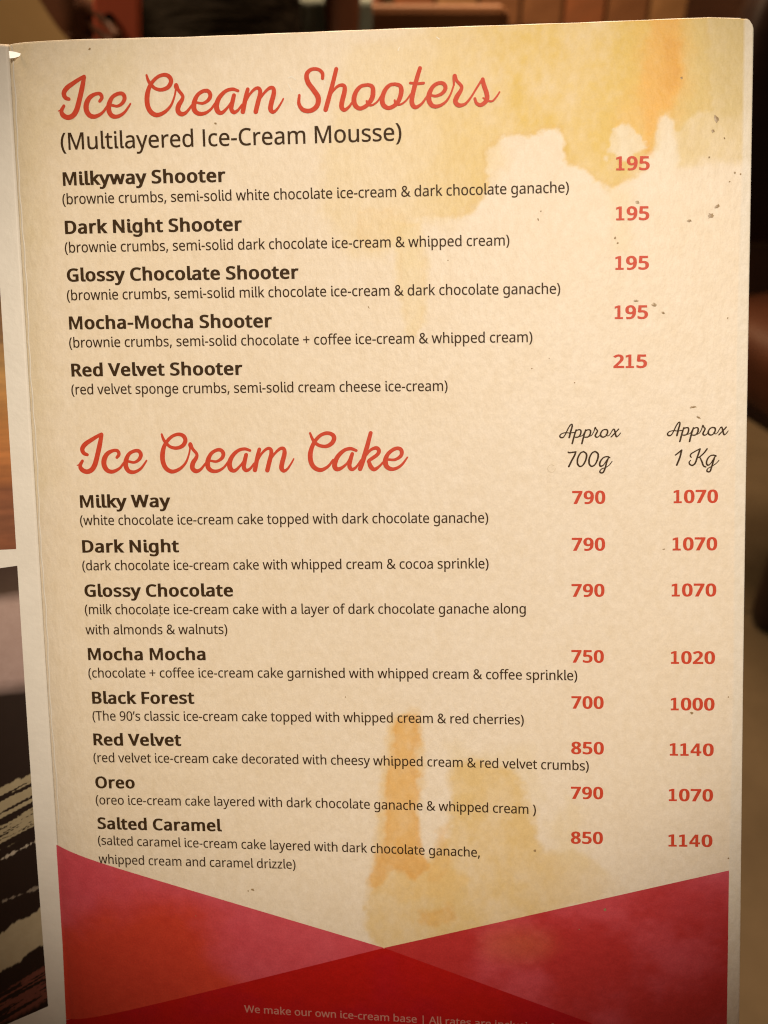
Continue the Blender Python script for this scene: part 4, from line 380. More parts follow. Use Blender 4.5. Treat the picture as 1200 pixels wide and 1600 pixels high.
SCRIPT={"ice_cream_shooters":[[[19.97,17.36,1.09],[18.81,16.78,1.37],[18.44,15.37,1.56],[19.58,13.88,1.55],[21.7,12.61,1.36],[24.04,11.36,1.17],[25.33,10.84,1.17]],[[25.32,11.01,1.26],[24.4,14.45,1.62],[23.46,17.56,1.63],[22.37,20.67,1.72],[21.04,22.42,1.64],[19.27,22.91,1.55],[17.72,22.09,1.56],[17.33,20.8,1.29],[18.2,19.37,1.01]],[[16.93,20.56,0.46],[16.27,20.77,0.32]],[[29.95,18.53,0.99],[30.72,17.52,1.17],[30.29,16.4,1.17],[28.95,16.25,1.08],[26.96,17.12,1.44],[25.69,18.95,1.71],[25.52,21.05,1.72],[26.56,22.71,1.53],[28.35,23.1,1.26],[30.65,22.07,0.9],[32.18,20.33,0.72]],[[33.91,19.99,0.9],[35.68,20.29,0.89],[37.3,19.4,1.16],[38.04,17.96,1.34],[37.44,16.67,1.25],[35.88,16.59,1.16],[34.03,17.6,1.25],[32.93,19.73,1.61],[32.83,21.63,1.61],[33.74,23.15,1.43],[35.52,23.45,1.16],[37.58,22.49,0.89],[39.0,20.95,0.71],[39.82,19.81,0.58]],[[45.4,11.44,0.71],[45.86,13.01,0.98],[46.77,14.43,1.06],[48.17,15.63,1.06],[50.15,16.02,1.15],[52.18,15.28,1.33],[53.14,13.65,1.41],[52.55,12.16,1.33],[50.89,11.58,1.15],[48.64,12.31,1.06],[46.45,14.5,1.24],[45.38,17.39,1.6],[45.28,20.32,1.6],[46.28,22.6,1.51],[48.23,23.61,1.33],[50.72,22.8,1.07],[52.8,20.88,0.8],[54.04,18.21,0.62],[54.57,16.14,0.62]],[[54.57,16.23,0.62],[54.48,15.22,1.06],[54.77,14.82,1.15],[55.36,16.39,1.06],[56.61,18.12,1.06],[56.37,19.37,1.24],[55.24,20.99,1.59],[54.94,22.66,1.59],[56.0,23.67,1.42],[57.57,23.2,0.97],[59.43,21.19,0.71]],[[61.02,20.42,0.79],[62.99,20.72,0.88],[64.8,19.76,1.15],[65.43,18.33,1.32],[64.69,17.12,1.23],[63.15,17.09,1.15],[61.33,18.22,1.23],[60.22,20.39,1.59],[60.13,22.48,1.59],[61.31,23.71,1.33],[63.3,23.8,1.06],[65.33,22.72,0.79],[67.05,20.7,0.7]],[[74.24,17.49,0.88],[72.51,16.91,1.05],[70.29,17.43,1.14],[68.23,19.29,1.41],[67.26,21.55,1.67],[67.63,23.37,1.59],[68.93,23.84,1.14],[70.75,22.34,0.79],[72.14,20.52,0.7],[72.96,18.76,1.14]],[[72.87,18.88,1.32],[72.35,20.74,1.41],[71.92,22.81,1.41],[72.67,23.89,1.23],[74.01,23.32,0.88],[75.39,21.71,0.7]],[[77.32,17.22,1.23],[76.57,19.68,1.4],[75.53,23.81,1.49]],[[76.28,21.34,0.61],[77.92,18.7,0.79],[79.73,17.12,0.96],[80.95,17.18,1.14],[81.2,18.65,1.4],[80.46,21.11,1.49],[79.61,24.0,1.49]],[[80.46,21.11,0.61],[82.3,18.7,0.79],[84.1,17.2,1.05],[85.32,17.26,1.22],[85.48,18.85,1.48],[84.59,21.72,1.57],[84.31,23.46,1.57],[85.02,24.37,1.14],[86.27,23.68,0.79],[87.65,21.86,0.61],[88.43,20.57,0.52]],[[100.91,15.02,1.04],[100.87,13.45,1.13],[99.48,12.27,1.04],[97.31,12.28,1.13],[95.97,13.75,1.47],[96.33,16.04,1.56],[97.99,18.4,1.56],[99.35,20.74,1.65],[98.93,23.13,1.56],[96.93,24.5,1.39],[94.55,24.18,1.31],[93.3,22.33,1.13],[93.47,19.8,0.87]],[[105.23,12.5,1.3],[104.12,16.41,1.38],[102.45,21.72,1.47],[101.59,24.38,1.48]],[[102.46,21.3,0.61],[104.27,18.69,0.78],[106.04,17.41,0.95],[107.54,17.61,1.21],[107.63,19.27,1.47],[106.76,22.33,1.56],[106.63,23.99,1.47],[107.56,24.78,1.13],[109.11,23.68,0.78],[110.9,21.28,0.6]],[[114.99,17.63,1.03],[112.83,17.94,1.12],[111.28,19.44,1.38],[110.48,21.68,1.56],[110.95,23.69,1.47],[112.44,24.58,1.21],[114.62,23.61,1.29],[116.19,21.53,1.55],[116.5,19.27,1.46],[116.1,18.09,1.21],[114.9,17.63,1.03]],[[114.44,22.48,0.69],[114.67,23.4,0.65],[115.91,23.79,0.65],[117.66,22.84,0.6],[119.0,21.04,0.6]],[[123.37,17.82,1.03],[121.65,18.07,1.12],[120.11,19.65,1.38],[119.27,22.08,1.55],[119.66,23.96,1.46],[121.36,24.83,1.21],[123.54,23.81,1.29],[124.78,21.93,1.46],[125.26,19.68,1.46],[124.77,18.34,1.2],[123.33,17.82,1.03]],[[123.13,22.68,0.69],[123.37,23.6,0.64],[124.73,23.99,0.64],[126.47,23.04,0.6],[128.14,21.05,0.6]],[[131.12,13.51,1.28],[130.26,16.01,1.37],[129.12,19.66,1.46],[128.41,22.92,1.46],[128.8,24.51,1.37],[129.86,24.97,1.11],[131.6,23.9,0.77],[133.14,21.91,0.6]],[[128.04,17.71,0.77],[130.0,18.01,0.86],[132.14,17.95,0.85]],[[134.21,21.63,0.77],[135.91,21.95,0.85],[137.85,21.22,1.11],[138.85,19.79,1.28],[138.32,18.45,1.19],[136.84,18.17,1.11],[135.11,19.04,1.2],[133.88,21.12,1.54],[133.75,23.17,1.54],[134.79,24.79,1.28],[136.72,24.96,1.03],[138.87,23.82,0.77],[140.4,21.63,0.6],[141.51,18.8,0.6]],[[141.43,18.8,0.6],[141.54,16.76,1.02],[141.81,16.24,1.11],[142.38,17.74,0.94],[143.72,19.32,1.02],[143.61,20.55,1.19],[142.3,22.54,1.53],[141.85,23.96,1.45],[142.9,25.04,1.28],[144.83,24.71,0.85],[146.55,22.94,0.68],[148.29,20.36,0.64],[150.15,17.7,0.76]],[[150.28,17.71,1.19],[150.63,19.44,1.36],[151.45,21.94,1.44],[151.43,23.91,1.36],[149.71,25.23,1.19],[148.31,24.67,0.94],[147.82,23.29,0.85]],[[150.37,23.2,0.51],[151.64,24.0,0.68],[153.12,24.27,0.59],[154.4,23.1,0.59],[155.39,21.71,0.51]]],"ice_cream_cake":[[[19.66,129.66,1.09],[18.49,129.08,1.37],[18.1,127.67,1.56],[19.22,126.18,1.55],[21.31,124.9,1.36],[23.63,123.64,1.17],[24.9,123.11,1.17]],[[24.9,123.28,1.26],[24.03,126.73,1.62],[23.14,129.85,1.63],[22.1,132.96,1.72],[20.8,134.72,1.64],[19.05,135.22,1.55],[17.49,134.41,1.56],[17.08,133.12,1.29],[17.92,131.68,1.01]],[[16.68,132.88,0.46],[16.02,133.09,0.32]],[[29.63,130.79,0.99],[30.38,129.77,1.17],[29.94,128.66,1.17],[28.6,128.51,1.08],[26.63,129.39,1.44],[25.39,131.23,1.71],[25.25,133.33,1.72],[26.31,134.99,1.53],[28.11,135.37,1.26],[30.38,134.33,0.9],[31.88,132.58,0.72]],[[33.6,132.23,0.9],[35.37,132.53,0.89],[36.98,131.63,1.16],[37.69,130.18,1.34],[37.07,128.9,1.25],[35.52,128.82,1.16],[33.69,129.84,1.25],[32.62,131.98,1.61],[32.55,133.88,1.61],[33.48,135.4,1.43],[35.26,135.69,1.16],[37.3,134.72,0.89],[38.7,133.17,0.71],[39.5,132.03,0.58]],[[44.93,123.62,0.71],[45.42,125.19,0.98],[46.34,126.61,1.06],[47.76,127.81,1.06],[49.74,128.19,1.15],[51.75,127.44,1.33],[52.69,125.8,1.41],[52.07,124.31,1.33],[50.41,123.74,1.15],[48.18,124.48,1.06],[46.03,126.68,1.24],[45.0,129.58,1.6],[44.95,132.52,1.6],[45.98,134.8,1.51],[47.94,135.8,1.33],[50.41,134.98,1.07],[52.46,133.05,0.8],[53.65,130.37,0.62],[54.15,128.29,0.62]],[[54.15,128.38,0.62],[54.05,127.37,1.06],[54.33,126.97,1.15],[54.94,128.54,1.06],[56.22,130.27,1.06],[56.0,131.52,1.24],[54.89,133.15,1.59],[54.62,134.82,1.59],[55.69,135.83,1.42],[57.25,135.35,0.97],[59.08,133.33,0.71]],[[60.65,132.55,0.79],[62.62,132.84,0.88],[64.41,131.87,1.15],[65.02,130.44,1.32],[64.26,129.23,1.23],[62.72,129.21,1.15],[60.93,130.35,1.23],[59.85,132.52,1.59],[59.79,134.62,1.59],[60.99,135.84,1.33],[62.98,135.92,1.06],[64.99,134.83,0.79],[66.67,132.8,0.7]],[[73.79,129.56,0.88],[72.06,128.99,1.05],[69.85,129.52,1.14],[67.82,131.39,1.41],[66.89,133.65,1.67],[67.29,135.48,1.59],[68.59,135.94,1.14],[70.39,134.43,0.79],[71.74,132.6,0.7],[72.53,130.84,1.14]],[[72.45,130.96,1.32],[71.96,132.82,1.41],[71.56,134.9,1.41],[72.32,135.97,1.23],[73.65,135.4,0.88],[75.0,133.78,0.7]],[[76.86,129.28,1.23],[76.15,131.74,1.4],[75.18,135.88,1.49]],[[75.89,133.41,0.61],[77.48,130.76,0.79],[79.26,129.17,0.96],[80.48,129.22,1.14],[80.75,130.69,1.4],[80.05,133.16,1.49],[79.25,136.06,1.49]],[[80.05,133.16,0.61],[81.85,130.74,0.79],[83.62,129.23,1.05],[84.84,129.28,1.22],[85.02,130.87,1.48],[84.18,133.75,1.57],[83.93,135.49,1.57],[84.65,136.4,1.14],[85.89,135.71,0.79],[87.23,133.88,0.61],[87.99,132.58,0.52]],[[93.57,124.46,0.75],[94.13,126.0,0.93],[95.02,127.5,1.12],[96.72,128.56,1.12],[98.82,128.75,1.21],[100.62,127.73,1.4],[101.32,126.13,1.49],[100.56,124.95,1.3],[98.71,124.59,1.21],[96.58,125.46,1.12],[94.64,127.72,1.31],[93.52,130.71,1.59],[93.53,133.49,1.59],[94.63,135.52,1.5],[96.72,136.36,1.31],[99.09,135.25,0.94],[100.79,133.19,0.75]],[[108.33,130.36,0.93],[106.48,129.71,1.12],[104.37,130.27,1.21],[102.21,132.3,1.49],[101.21,134.83,1.68],[101.78,136.14,1.5],[103.28,135.94,1.12],[105.19,134.45,0.75],[106.41,132.4,0.75],[107.04,131.35,1.12]],[[106.99,131.48,1.21],[106.38,133.32,1.4],[106.0,135.31,1.4],[106.77,136.39,1.21],[108.19,135.68,0.84],[109.78,133.49,0.65]],[[113.11,124.89,1.3],[111.84,129.29,1.49],[110.33,133.87,1.58],[109.43,136.26,1.49]],[[111.3,132.28,0.65],[112.97,130.33,0.93],[114.85,129.68,1.21],[115.66,130.62,1.3],[115.02,131.9,1.21],[112.66,133.46,1.12],[112.0,134.0,0.74]],[[112.28,133.83,1.12],[112.84,135.55,1.49],[113.98,136.55,1.3],[115.63,135.61,0.84],[117.53,133.67,0.65]],[[118.7,133.51,0.83],[120.78,133.56,0.93],[122.66,132.4,1.2],[122.93,130.79,1.29],[122.02,129.99,1.2],[120.39,130.27,1.2],[118.51,131.75,1.3],[117.67,133.81,1.67],[117.95,135.57,1.58],[119.32,136.53,1.3],[121.18,136.34,1.02],[123.06,135.09,0.83],[124.73,132.95,0.55]]],"approx":[[[177.86,126.28,0.23],[176.24,126.41,0.23],[174.98,126.28,0.23],[173.73,126.6,0.25],[173.17,127.25,0.33],[173.47,127.78,0.33],[174.23,127.72,0.28],[174.98,126.71,0.25],[175.74,125.09,0.28],[176.5,123.92,0.28],[177.0,123.71,0.28],[177.05,124.37,0.33],[176.61,125.87,0.38],[176.11,127.82,0.38]],[[178.29,125.5,0.35],[177.74,127.15,0.35],[177.05,129.74,0.38]],[[177.86,126.28,0.23],[178.62,125.59,0.28],[179.49,125.48,0.3],[179.79,125.94,0.35],[179.61,126.95,0.35],[178.99,127.69,0.3],[178.11,127.79,0.25],[177.78,127.61,0.2]],[[178.99,127.69,0.2],[180.24,127.29,0.2],[180.87,126.35,0.2]],[[181.29,125.58,0.35],[180.74,127.23,0.35],[180.06,129.81,0.38]],[[180.87,126.35,0.22],[181.62,125.66,0.27],[182.49,125.56,0.3],[182.79,126.02,0.35],[182.61,127.02,0.35],[181.99,127.76,0.3],[181.11,127.87,0.25],[180.79,127.68,0.2]],[[181.99,127.76,0.2],[183.11,127.29,0.2],[183.86,126.05,0.2]],[[183.86,126.05,0.2],[184.14,125.05,0.27],[184.29,124.9,0.3],[184.54,125.43,0.27],[184.94,125.95,0.3],[184.61,126.69,0.35],[184.24,127.44,0.35],[184.61,127.95,0.3],[185.36,127.72,0.22],[185.98,126.85,0.2]],[[187.23,125.55,0.27],[186.48,125.91,0.3],[185.93,126.85,0.35],[186.11,127.69,0.35],[186.85,127.96,0.3],[187.73,127.4,0.3],[188.1,126.4,0.35],[187.93,125.74,0.32],[187.21,125.55,0.27]],[[187.6,127.19,0.2],[188.1,127.61,0.2],[188.72,127.3,0.2],[189.35,126.31,0.2]],[[189.35,126.31,0.2],[189.84,125.61,0.27],[190.22,125.75,0.32],[190.52,126.96,0.35],[190.84,127.93,0.32],[191.46,127.61,0.22],[192.11,126.8,0.2]],[[191.51,125.58,0.3],[190.47,126.71,0.27],[189.22,127.94,0.3]]],"grams":[[[175.76,132.46,0.3],[176.21,132.63,0.33],[178.17,132.42,0.33]],[[178.17,132.42,0.33],[177.71,133.6,0.38],[176.83,135.22,0.38],[175.94,137.03,0.4]],[[180.6,132.37,0.3],[179.6,132.88,0.33],[178.76,134.51,0.38],[178.71,136.23,0.38],[179.46,137.06,0.33],[180.46,136.57,0.33],[181.34,134.82,0.38],[181.47,133.18,0.38],[180.57,132.37,0.3]],[[184.23,132.41,0.3],[183.23,132.92,0.33],[182.4,134.54,0.38],[182.34,136.26,0.38],[183.09,137.09,0.33],[184.1,136.61,0.33],[184.98,134.85,0.38],[185.1,133.21,0.38],[184.2,132.41,0.3]],[[188.77,134.48,0.32],[188.1,134.17,0.3],[186.98,134.34,0.3],[185.98,135.36,0.35],[185.6,136.56,0.38],[186.02,137.15,0.35],[186.85,136.72,0.25],[187.73,135.4,0.22],[188.27,134.67,0.22]],[[188.27,134.73,0.32],[187.72,136.23,0.35],[187.35,137.74,0.35],[186.72,139.07,0.35],[185.97,139.23,0.33],[185.67,138.72,0.3],[186.22,138.02,0.23],[187.72,137.45,0.2],[188.72,136.71,0.2],[189.47,135.69,0.2]]],"approx_second":[[[211.29,126.46,0.22],[209.69,126.59,0.22],[208.45,126.46,0.22],[207.22,126.78,0.25],[206.68,127.42,0.32],[206.98,127.95,0.32],[207.72,127.9,0.27],[208.45,126.89,0.25],[209.18,125.28,0.27],[209.92,124.12,0.27],[210.41,123.91,0.27],[210.46,124.56,0.32],[210.05,126.05,0.37],[209.57,127.99,0.37]],[[211.7,125.69,0.35],[211.17,127.33,0.35],[210.52,129.89,0.37]],[[211.29,126.46,0.22],[212.02,125.77,0.27],[212.88,125.67,0.3],[213.18,126.13,0.34],[213.02,127.12,0.35],[212.41,127.86,0.3],[211.55,127.96,0.25],[211.22,127.78,0.2]],[[212.41,127.86,0.2],[213.64,127.46,0.2],[214.25,126.53,0.2]],[[214.66,125.77,0.34],[214.13,127.4,0.34],[213.49,129.96,0.37]],[[214.25,126.53,0.22],[214.98,125.85,0.27],[215.84,125.74,0.3],[216.14,126.2,0.34],[215.97,127.2,0.34],[215.37,127.93,0.3],[214.51,128.04,0.25],[214.18,127.85,0.2]],[[215.37,127.93,0.2],[216.47,127.46,0.2],[217.2,126.23,0.2]],[[217.2,126.23,0.2],[217.46,125.24,0.27],[217.6,125.09,0.3],[217.85,125.62,0.27],[218.25,126.13,0.3],[217.94,126.87,0.34],[217.58,127.61,0.34],[217.95,128.12,0.3],[218.69,127.89,0.22],[219.29,127.03,0.2]],[[220.51,125.74,0.27],[219.77,126.09,0.29],[219.24,127.03,0.34],[219.42,127.86,0.34],[220.16,128.12,0.29],[221.02,127.57,0.29],[221.38,126.58,0.34],[221.2,125.93,0.32],[220.48,125.74,0.27]],[[220.89,127.37,0.2],[221.39,127.78,0.2],[222.0,127.47,0.2],[222.6,126.49,0.2]],[[222.6,126.49,0.2],[223.08,125.8,0.27],[223.45,125.93,0.32],[223.76,127.14,0.34],[224.09,128.1,0.32],[224.7,127.79,0.22],[225.33,126.98,0.2]],[[224.73,125.77,0.29],[223.71,126.89,0.27],[222.5,128.11,0.29]]],"kilogram":[[[209.15,134.15,0.3],[210.09,133.46,0.32],[211.07,132.62,0.34]],[[211.07,132.66,0.36],[210.59,134.78,0.38],[209.6,137.28,0.4]],[[214.06,134.96,0.28],[213.76,134.51,0.3],[214.05,133.86,0.3],[215.22,133.12,0.28],[216.76,132.37,0.3]],[[216.76,132.41,0.36],[216.03,134.71,0.36],[215.26,136.86,0.36],[214.47,137.49,0.32],[213.68,137.23,0.32],[213.44,136.56,0.3],[213.83,135.9,0.22]],[[218.92,132.42,0.33],[217.99,133.69,0.32],[216.62,134.92,0.28],[216.13,135.11,0.18]],[[216.72,134.98,0.26],[217.33,136.34,0.34],[217.87,137.72,0.34],[218.59,138.1,0.28]],[[221.74,134.72,0.32],[221.05,134.46,0.3],[219.97,134.62,0.3],[219.09,135.58,0.34],[218.77,136.84,0.36],[219.21,137.55,0.34],[220.0,137.11,0.24],[220.77,135.86,0.22],[221.31,134.91,0.22]],[[221.31,135.03,0.32],[220.88,136.42,0.34],[220.4,138.02,0.34],[219.92,139.46,0.34],[219.17,139.6,0.32],[218.93,139.1,0.3],[219.32,138.5,0.22],[220.59,137.82,0.2],[221.77,137.01,0.2],[222.59,136.1,0.2]]]}
STAINS=[
[[0.78,0.67,0.42],0.45,9,3,[[-0.55,-3.41],[11.18,-5.61],[10.13,45.31],[4.84,97.83],[5.16,139.85],[-3.43,148.27],[-3.77,85.1],[-3.13,24.34]],None],
[[0.78,0.68,0.42],0.35,9,3,[[19.42,-1.09],[48.17,0.49],[39.03,19.31],[21.81,30.19],[9.18,25.4]],None],
[[0.79,0.66,0.4],0.5,4,3,[[108.27,7.3],[139.93,1.36],[157.02,41.93],[138.94,60.51],[128.96,60.13],[118.7,69.55],[108.6,69.18],[98.87,55.05],[101.64,29.91]],None],
[[0.79,0.63,0.36],0.4,1.5,3,[[110.98,55.52],[121.07,53.97],[126.98,59.08],[120.74,68.64],[112.69,67.36]],None],
[[0.72,0.545,0.185],0.88,1.0,2.4,[[112.53,-3.8],[218.58,-0.49],[218.51,29.5],[209.78,34.74],[207.46,32.0],[205.54,30.03],[203.63,31.82],[202.71,40.46],[199.46,46.01],[196.96,49.34],[193.09,51.47],[188.24,52.42],[183.96,49.76],[179.49,45.17],[175.61,42.34],[173.12,34.05],[170.39,34.12],[165.89,36.01],[159.05,35.14],[155.5,36.51],[152.52,39.82],[152.04,46.52],[150.0,51.25],[145.98,55.93],[141.37,58.27],[137.0,57.52],[127.01,57.71],[119.07,53.89],[115.63,30.53]],[111.89,166.96]],
[[0.69,0.555,0.25],0.7,2.2,2.2,[[206.51,32.33],[212.93,-0.42],[232.67,0.61],[233.36,46.31],[217.13,44.49],[209.48,46.44]],None],
[[0.63,0.51,0.23],0.6,4,2.5,[[216.7,-0.23],[232.67,0.61],[233.09,28.31],[220.85,35.23]],None],
[[0.78,0.43,0.09],0.9,1.8,1.8,[[201.96,1.76],[209.16,1.59],[210.4,16.07],[209.7,23.48],[207.07,29.73],[204.39,30.36],[202.49,34.41],[200.99,41.9],[199.44,41.08],[198.84,32.36],[197.84,21.05],[200.1,11.85]],None],
[[0.78,0.5,0.14],0.5,4,2.5,[[198.54,0.67],[212.94,1.41],[212.73,21.76],[208.99,30.94],[197.9,41.77],[192.1,33.95],[195.91,15.36]],None],
[[0.72,0.4,0.08],0.5,1.2,2.5,[[205.41,8.4],[208.84,10.43],[209.3,21.6],[206.48,27.07],[204.54,23.24]],None],
[[0.8,0.745,0.62],0.7,0.7,2.6,[[189.21,34.19],[192.48,32.08],[195.96,34.68],[199.43,36.54],[199.83,40.34],[196.36,41.33],[193.08,42.7],[189.79,39.14]],None],
[[0.8,0.745,0.62],0.8,0.8,1.2,[[203.63,31.45],[205.54,29.84],[207.47,32.75],[207.5,37.46],[209.85,44.18],[207.56,47.11],[201.78,47.63],[202.89,37.26]],None],
[[0.8,0.745,0.62],0.6,0.4,0.6,[[186.69,41.67],[188.63,41.94],[188.24,43.83],[186.88,43.39]],None],
[[0.79,0.66,0.36],0.5,1.6,2.2,[[122.17,58.89],[129.98,59.19],[132.3,73.98],[130.79,89.76],[126.22,95.6],[122.96,77.59]],None],
[[0.79,0.67,0.42],0.35,3,2,[[189.21,52.84],[195.03,53.08],[195.07,72.33],[190.19,70.21]],None],
[[0.79,0.68,0.46],0.4,2.5,2,[[136.14,228.16],[139.35,224.91],[143.48,229.7],[163.36,228.88],[167.41,246.72],[140.1,244.57],[136.43,235.8]],None],
[[0.75,0.575,0.29],0.85,2.0,2.6,[[135.96,239.08],[138.57,234.05],[145.56,231.44],[154.94,235.81],[161.16,243.45],[164.84,255.5],[168.56,264.32],[177.79,263.82],[186.15,270.4],[195.56,278.53],[134.98,297.95],[113.23,301.05],[106.49,291.95],[109.51,275.96],[114.03,268.02],[125.82,269.51],[128.62,269.04],[133.46,261.19],[136.25,259.61]],[205.51,157.22]],
[[0.77,0.64,0.38],0.45,3,2.5,[[167.36,255.49],[175.76,246.7],[179.92,248.88],[178.84,264.26],[190.33,273.03],[173.58,268.72]],None],
[[0.78,0.56,0.24],0.55,1.8,2.4,[[113.89,237.98],[116.48,218.31],[126.88,215.76],[128.14,227.05],[126.13,264.58],[133.28,271.25],[143.93,273.4],[135.24,282.49],[113.73,280.45],[108.53,280.51],[111.52,264.67]],None],
[[0.78,0.48,0.16],0.78,1.1,2.2,[[118.57,219.41],[123.7,216.61],[126.21,217.92],[126.89,225.96],[125.85,235.79],[125.88,255.66],[125.27,264.58],[128.61,269.49],[124.23,274.02],[119.35,270.46],[115.28,269.59],[111.2,277.76],[109.48,277.09],[111.9,266.91],[114.32,255.71],[115.11,240.19],[117.45,231.4],[118.02,224.84]],None],
[[0.75,0.45,0.16],0.5,1.2,2.2,[[114.11,264.65],[122.73,263.48],[127.76,269.05],[125.06,275.37],[120.83,271.8],[114.8,271.85],[110.72,279.35],[109.48,277.09]],None],
[[0.75,0.46,0.14],0.6,1.4,2.2,[[125.51,285.32],[135.21,283.85],[136.86,288.36],[130.79,291.16],[125.85,289.86]],None],
[[0.78,0.52,0.2],0.45,1.4,2.2,[[131.39,257.86],[135.68,255.62],[136.78,266.74],[133.21,275.74],[128.94,274.65]],None]]
ART_EDGE=[[-0.21,-1.09],[-0.13,4.4],[-1.29,42.24],[-1.38,80.95],[-0.99,91.29],[-0.71,137.65],[-0.85,188.68],[-0.03,203.16],[0.09,243.89],[-0.38,264.74],[-0.72,302.79],[-1.53,332.17]]
PRINT_RIGHT=[[228.62,5.9],[228.59,44.98],[227.69,92.87],[227.67,152.51],[227.95,206.17],[227.37,270.54],[227.95,321.84]]
PAGE_RIGHT=[[231.31,9.71],[231.06,98.84],[230.95,152.58],[230.97,206.19],[231.17,263.96],[231.43,324.04]]
PAGE_TOP=[[-1.05,-1.42],[8.67,-0.85],[60.35,0.72],[120.3,1.48],[178.66,2.6],[218.62,3.09],[231.41,4.2]]
SPOTS=[[220.63,32.59,0.83,1.7,1.2],[219.72,36.12,0.53,1.2,0],[223.17,38.34,0.27,1.5,1],[218.65,43.8,0.33,1,0],[219.41,61.12,0.92,1.1,0],[221.3,58.33,0.67,1.8,-0.6],[212.87,62.4,0.5,1.8,0],[224.85,51.25,0.25,1,0],[226.35,48.66,0.3,1.5,1],[228.07,49.11,0.27,1,0],[166.88,60.23,0.33,2.5,1.2],[167.69,57.75,0.2,1,0],[202.35,87.36,0.67,1.6,0.3],[205.1,90.0,0.43,1.8,0.8],[196.87,86.01,0.5,2,0],[197.17,56.23,0.53,1.3,0],[190.38,66.74,0.4,1,1],[191.16,68.31,0.3,1,0],[68.98,278.65,0.5,1.1,0],[67.41,279.13,0.3,1.6,0],[164.36,264.12,0.43,1,0],[187.2,284.4,0.53,1.1,0],[113.46,85.21,0.27,3,1.1],[102.64,211.51,0.22,1,0],[214.95,217.49,0.5,1.2,0],[177.89,110.71,0.23,1,0],[164.55,105.94,0.22,1,0],[226.42,212.26,0.22,1,0],[227.11,266.38,0.27,1,0],[214.51,119.27,0.58,3,-0.1],[216.11,122.5,0.5,2,0.5],[205.71,163.96,0.33,2,0],[27.54,2.67,0.37,1,0.8],[33.15,198.4,0.22,1,0],[41.49,183.51,0.33,1,0],[178.78,291.45,0.2,1,0],[138.76,71.65,0.2,1,0],[48.76,288.39,0.2,1,0],[210.24,20.15,0.37,1,0],[66.75,26.99,0.37,1.8,0.6],[169.96,102.91,0.17,1,0],[224.77,92.2,0.22,1,0],[17.35,107.64,0.17,1,0]]
RING=[170.55,137.52]
PANEL_LINES={"l1":[[-0.38,264.74],[113.28,298.97],[177.65,322.87]],"l2":[[-0.01,330.44],[113.28,298.97],[227.37,270.54]]}
SCRATCH_GLITTER=[[[90.08,14.4],[91.29,14.08],[92.46,15.09]],[[90.02,16.12],[91.15,18.28]],[[101.45,15.9],[101.63,16.67]],[[107.61,16.96],[108.19,17.56]],[[91.44,21.75],[92.39,23.33]],[[124.91,6.99],[124.49,7.91]],[[136.36,4.55],[137.13,5.16]]]  # strokes nearest the top edge are glitter painted in pale colour
CHIP=[[1.31,1.73],[2.92,1.74],[4.7,2.03],[3.8,2.97],[2.55,3.53],[1.27,3.88]]

# frame of the right-hand sheet in the room
def cam2world(x, y, z): return Vector((x, z * math.cos(PITCH) - y * math.sin(PITCH), -z * math.sin(PITCH) - y * math.cos(PITCH)))
O3 = CAM + cam2world(-120.131445, -147.636287, 244.307719) / 1000
U3 = cam2world(.998315, -.019064, -.054797); V3 = cam2world(.023443, .996486, .080408); N3 = cam2world(-.053072, .081557, -.995255)
VB = 338.0
R = Matrix((U3, -V3, N3)).transposed()
menu = empty('menu'); menu.matrix_world = Matrix.Translation(O3 + V3 * VB / 1000) @ R.to_4x4()
tag(menu, 'open laminated cafe menu listing ice cream shooters and ice cream cakes with red prices', 'menu')
TH = math.radians(14)
def surf(u, v, lift=0.0):
    """sheet surface; u, v arrays in mm -> local metres (n,3)"""
    u = np.asarray(u, float); v = np.asarray(v, float)
    up = np.maximum(u, 0); un = np.maximum(-u, 0)
    wv = -3.0 * np.exp(-up / 8) - 2.5 * np.clip((v - 190) / 140, 0, 3) ** 2 * np.exp(-up / 110)
    x = np.where(u >= 0, u, u * math.cos(TH)); z = wv + un * math.sin(TH) + lift
    return np.stack([x, VB - v, z], -1) / 1000
rng = np.random.default_rng(11)
LAT = rng.random((256, 256))
def vnoise(x, y):
    xi = np.floor(x).astype(int); yi = np.floor(y).astype(int); fx = x - xi; fy = y - yi
    fx = fx * fx * (3 - 2 * fx); fy = fy * fy * (3 - 2 * fy)
    g = lambda a, b: LAT[a % 256, b % 256]
    return (g(xi, yi) * (1 - fx) + g(xi + 1, yi) * fx) * (1 - fy) + (g(xi, yi + 1) * (1 - fx) + g(xi + 1, yi + 1) * fx) * fy
def fbm(x, y, o=5, s=0):
    t = 0; a = .5; n = 0
    for k in range(o):
        t = t + a * vnoise(x + 17.3 * k + s, y + 5.1 * k + s * 1.7); n += a; x = x * 2.03; y = y * 2.03; a *= .55
    return t / n - .5
def sdist(px, py, poly):
    """signed distance to a polygon, inside negative"""
    P = np.array(poly); d = np.full(px.shape, 1e18); ins = np.zeros(px.shape, bool)
    for i in range(len(P)):
        a, b = P[i - 1], P[i]; e = b - a; wx = px - a[0]; wy = py - a[1]
        t = np.clip((wx * e[0] + wy * e[1]) / (e @ e), 0, 1); dx = wx - e[0] * t; dy = wy - e[1] * t
        d = np.minimum(d, dx * dx + dy * dy)
        if b[1] != a[1]:
            c = ((a[1] > py) != (b[1] > py)) & (px < (b[0] - a[0]) * (py - a[1]) / (b[1] - a[1]) + a[0]); ins ^= c
    d = np.sqrt(d); return np.where(ins, -d, d)
def sstep(x): x = np.clip(x, 0, 1); return x * x * (3 - 2 * x)
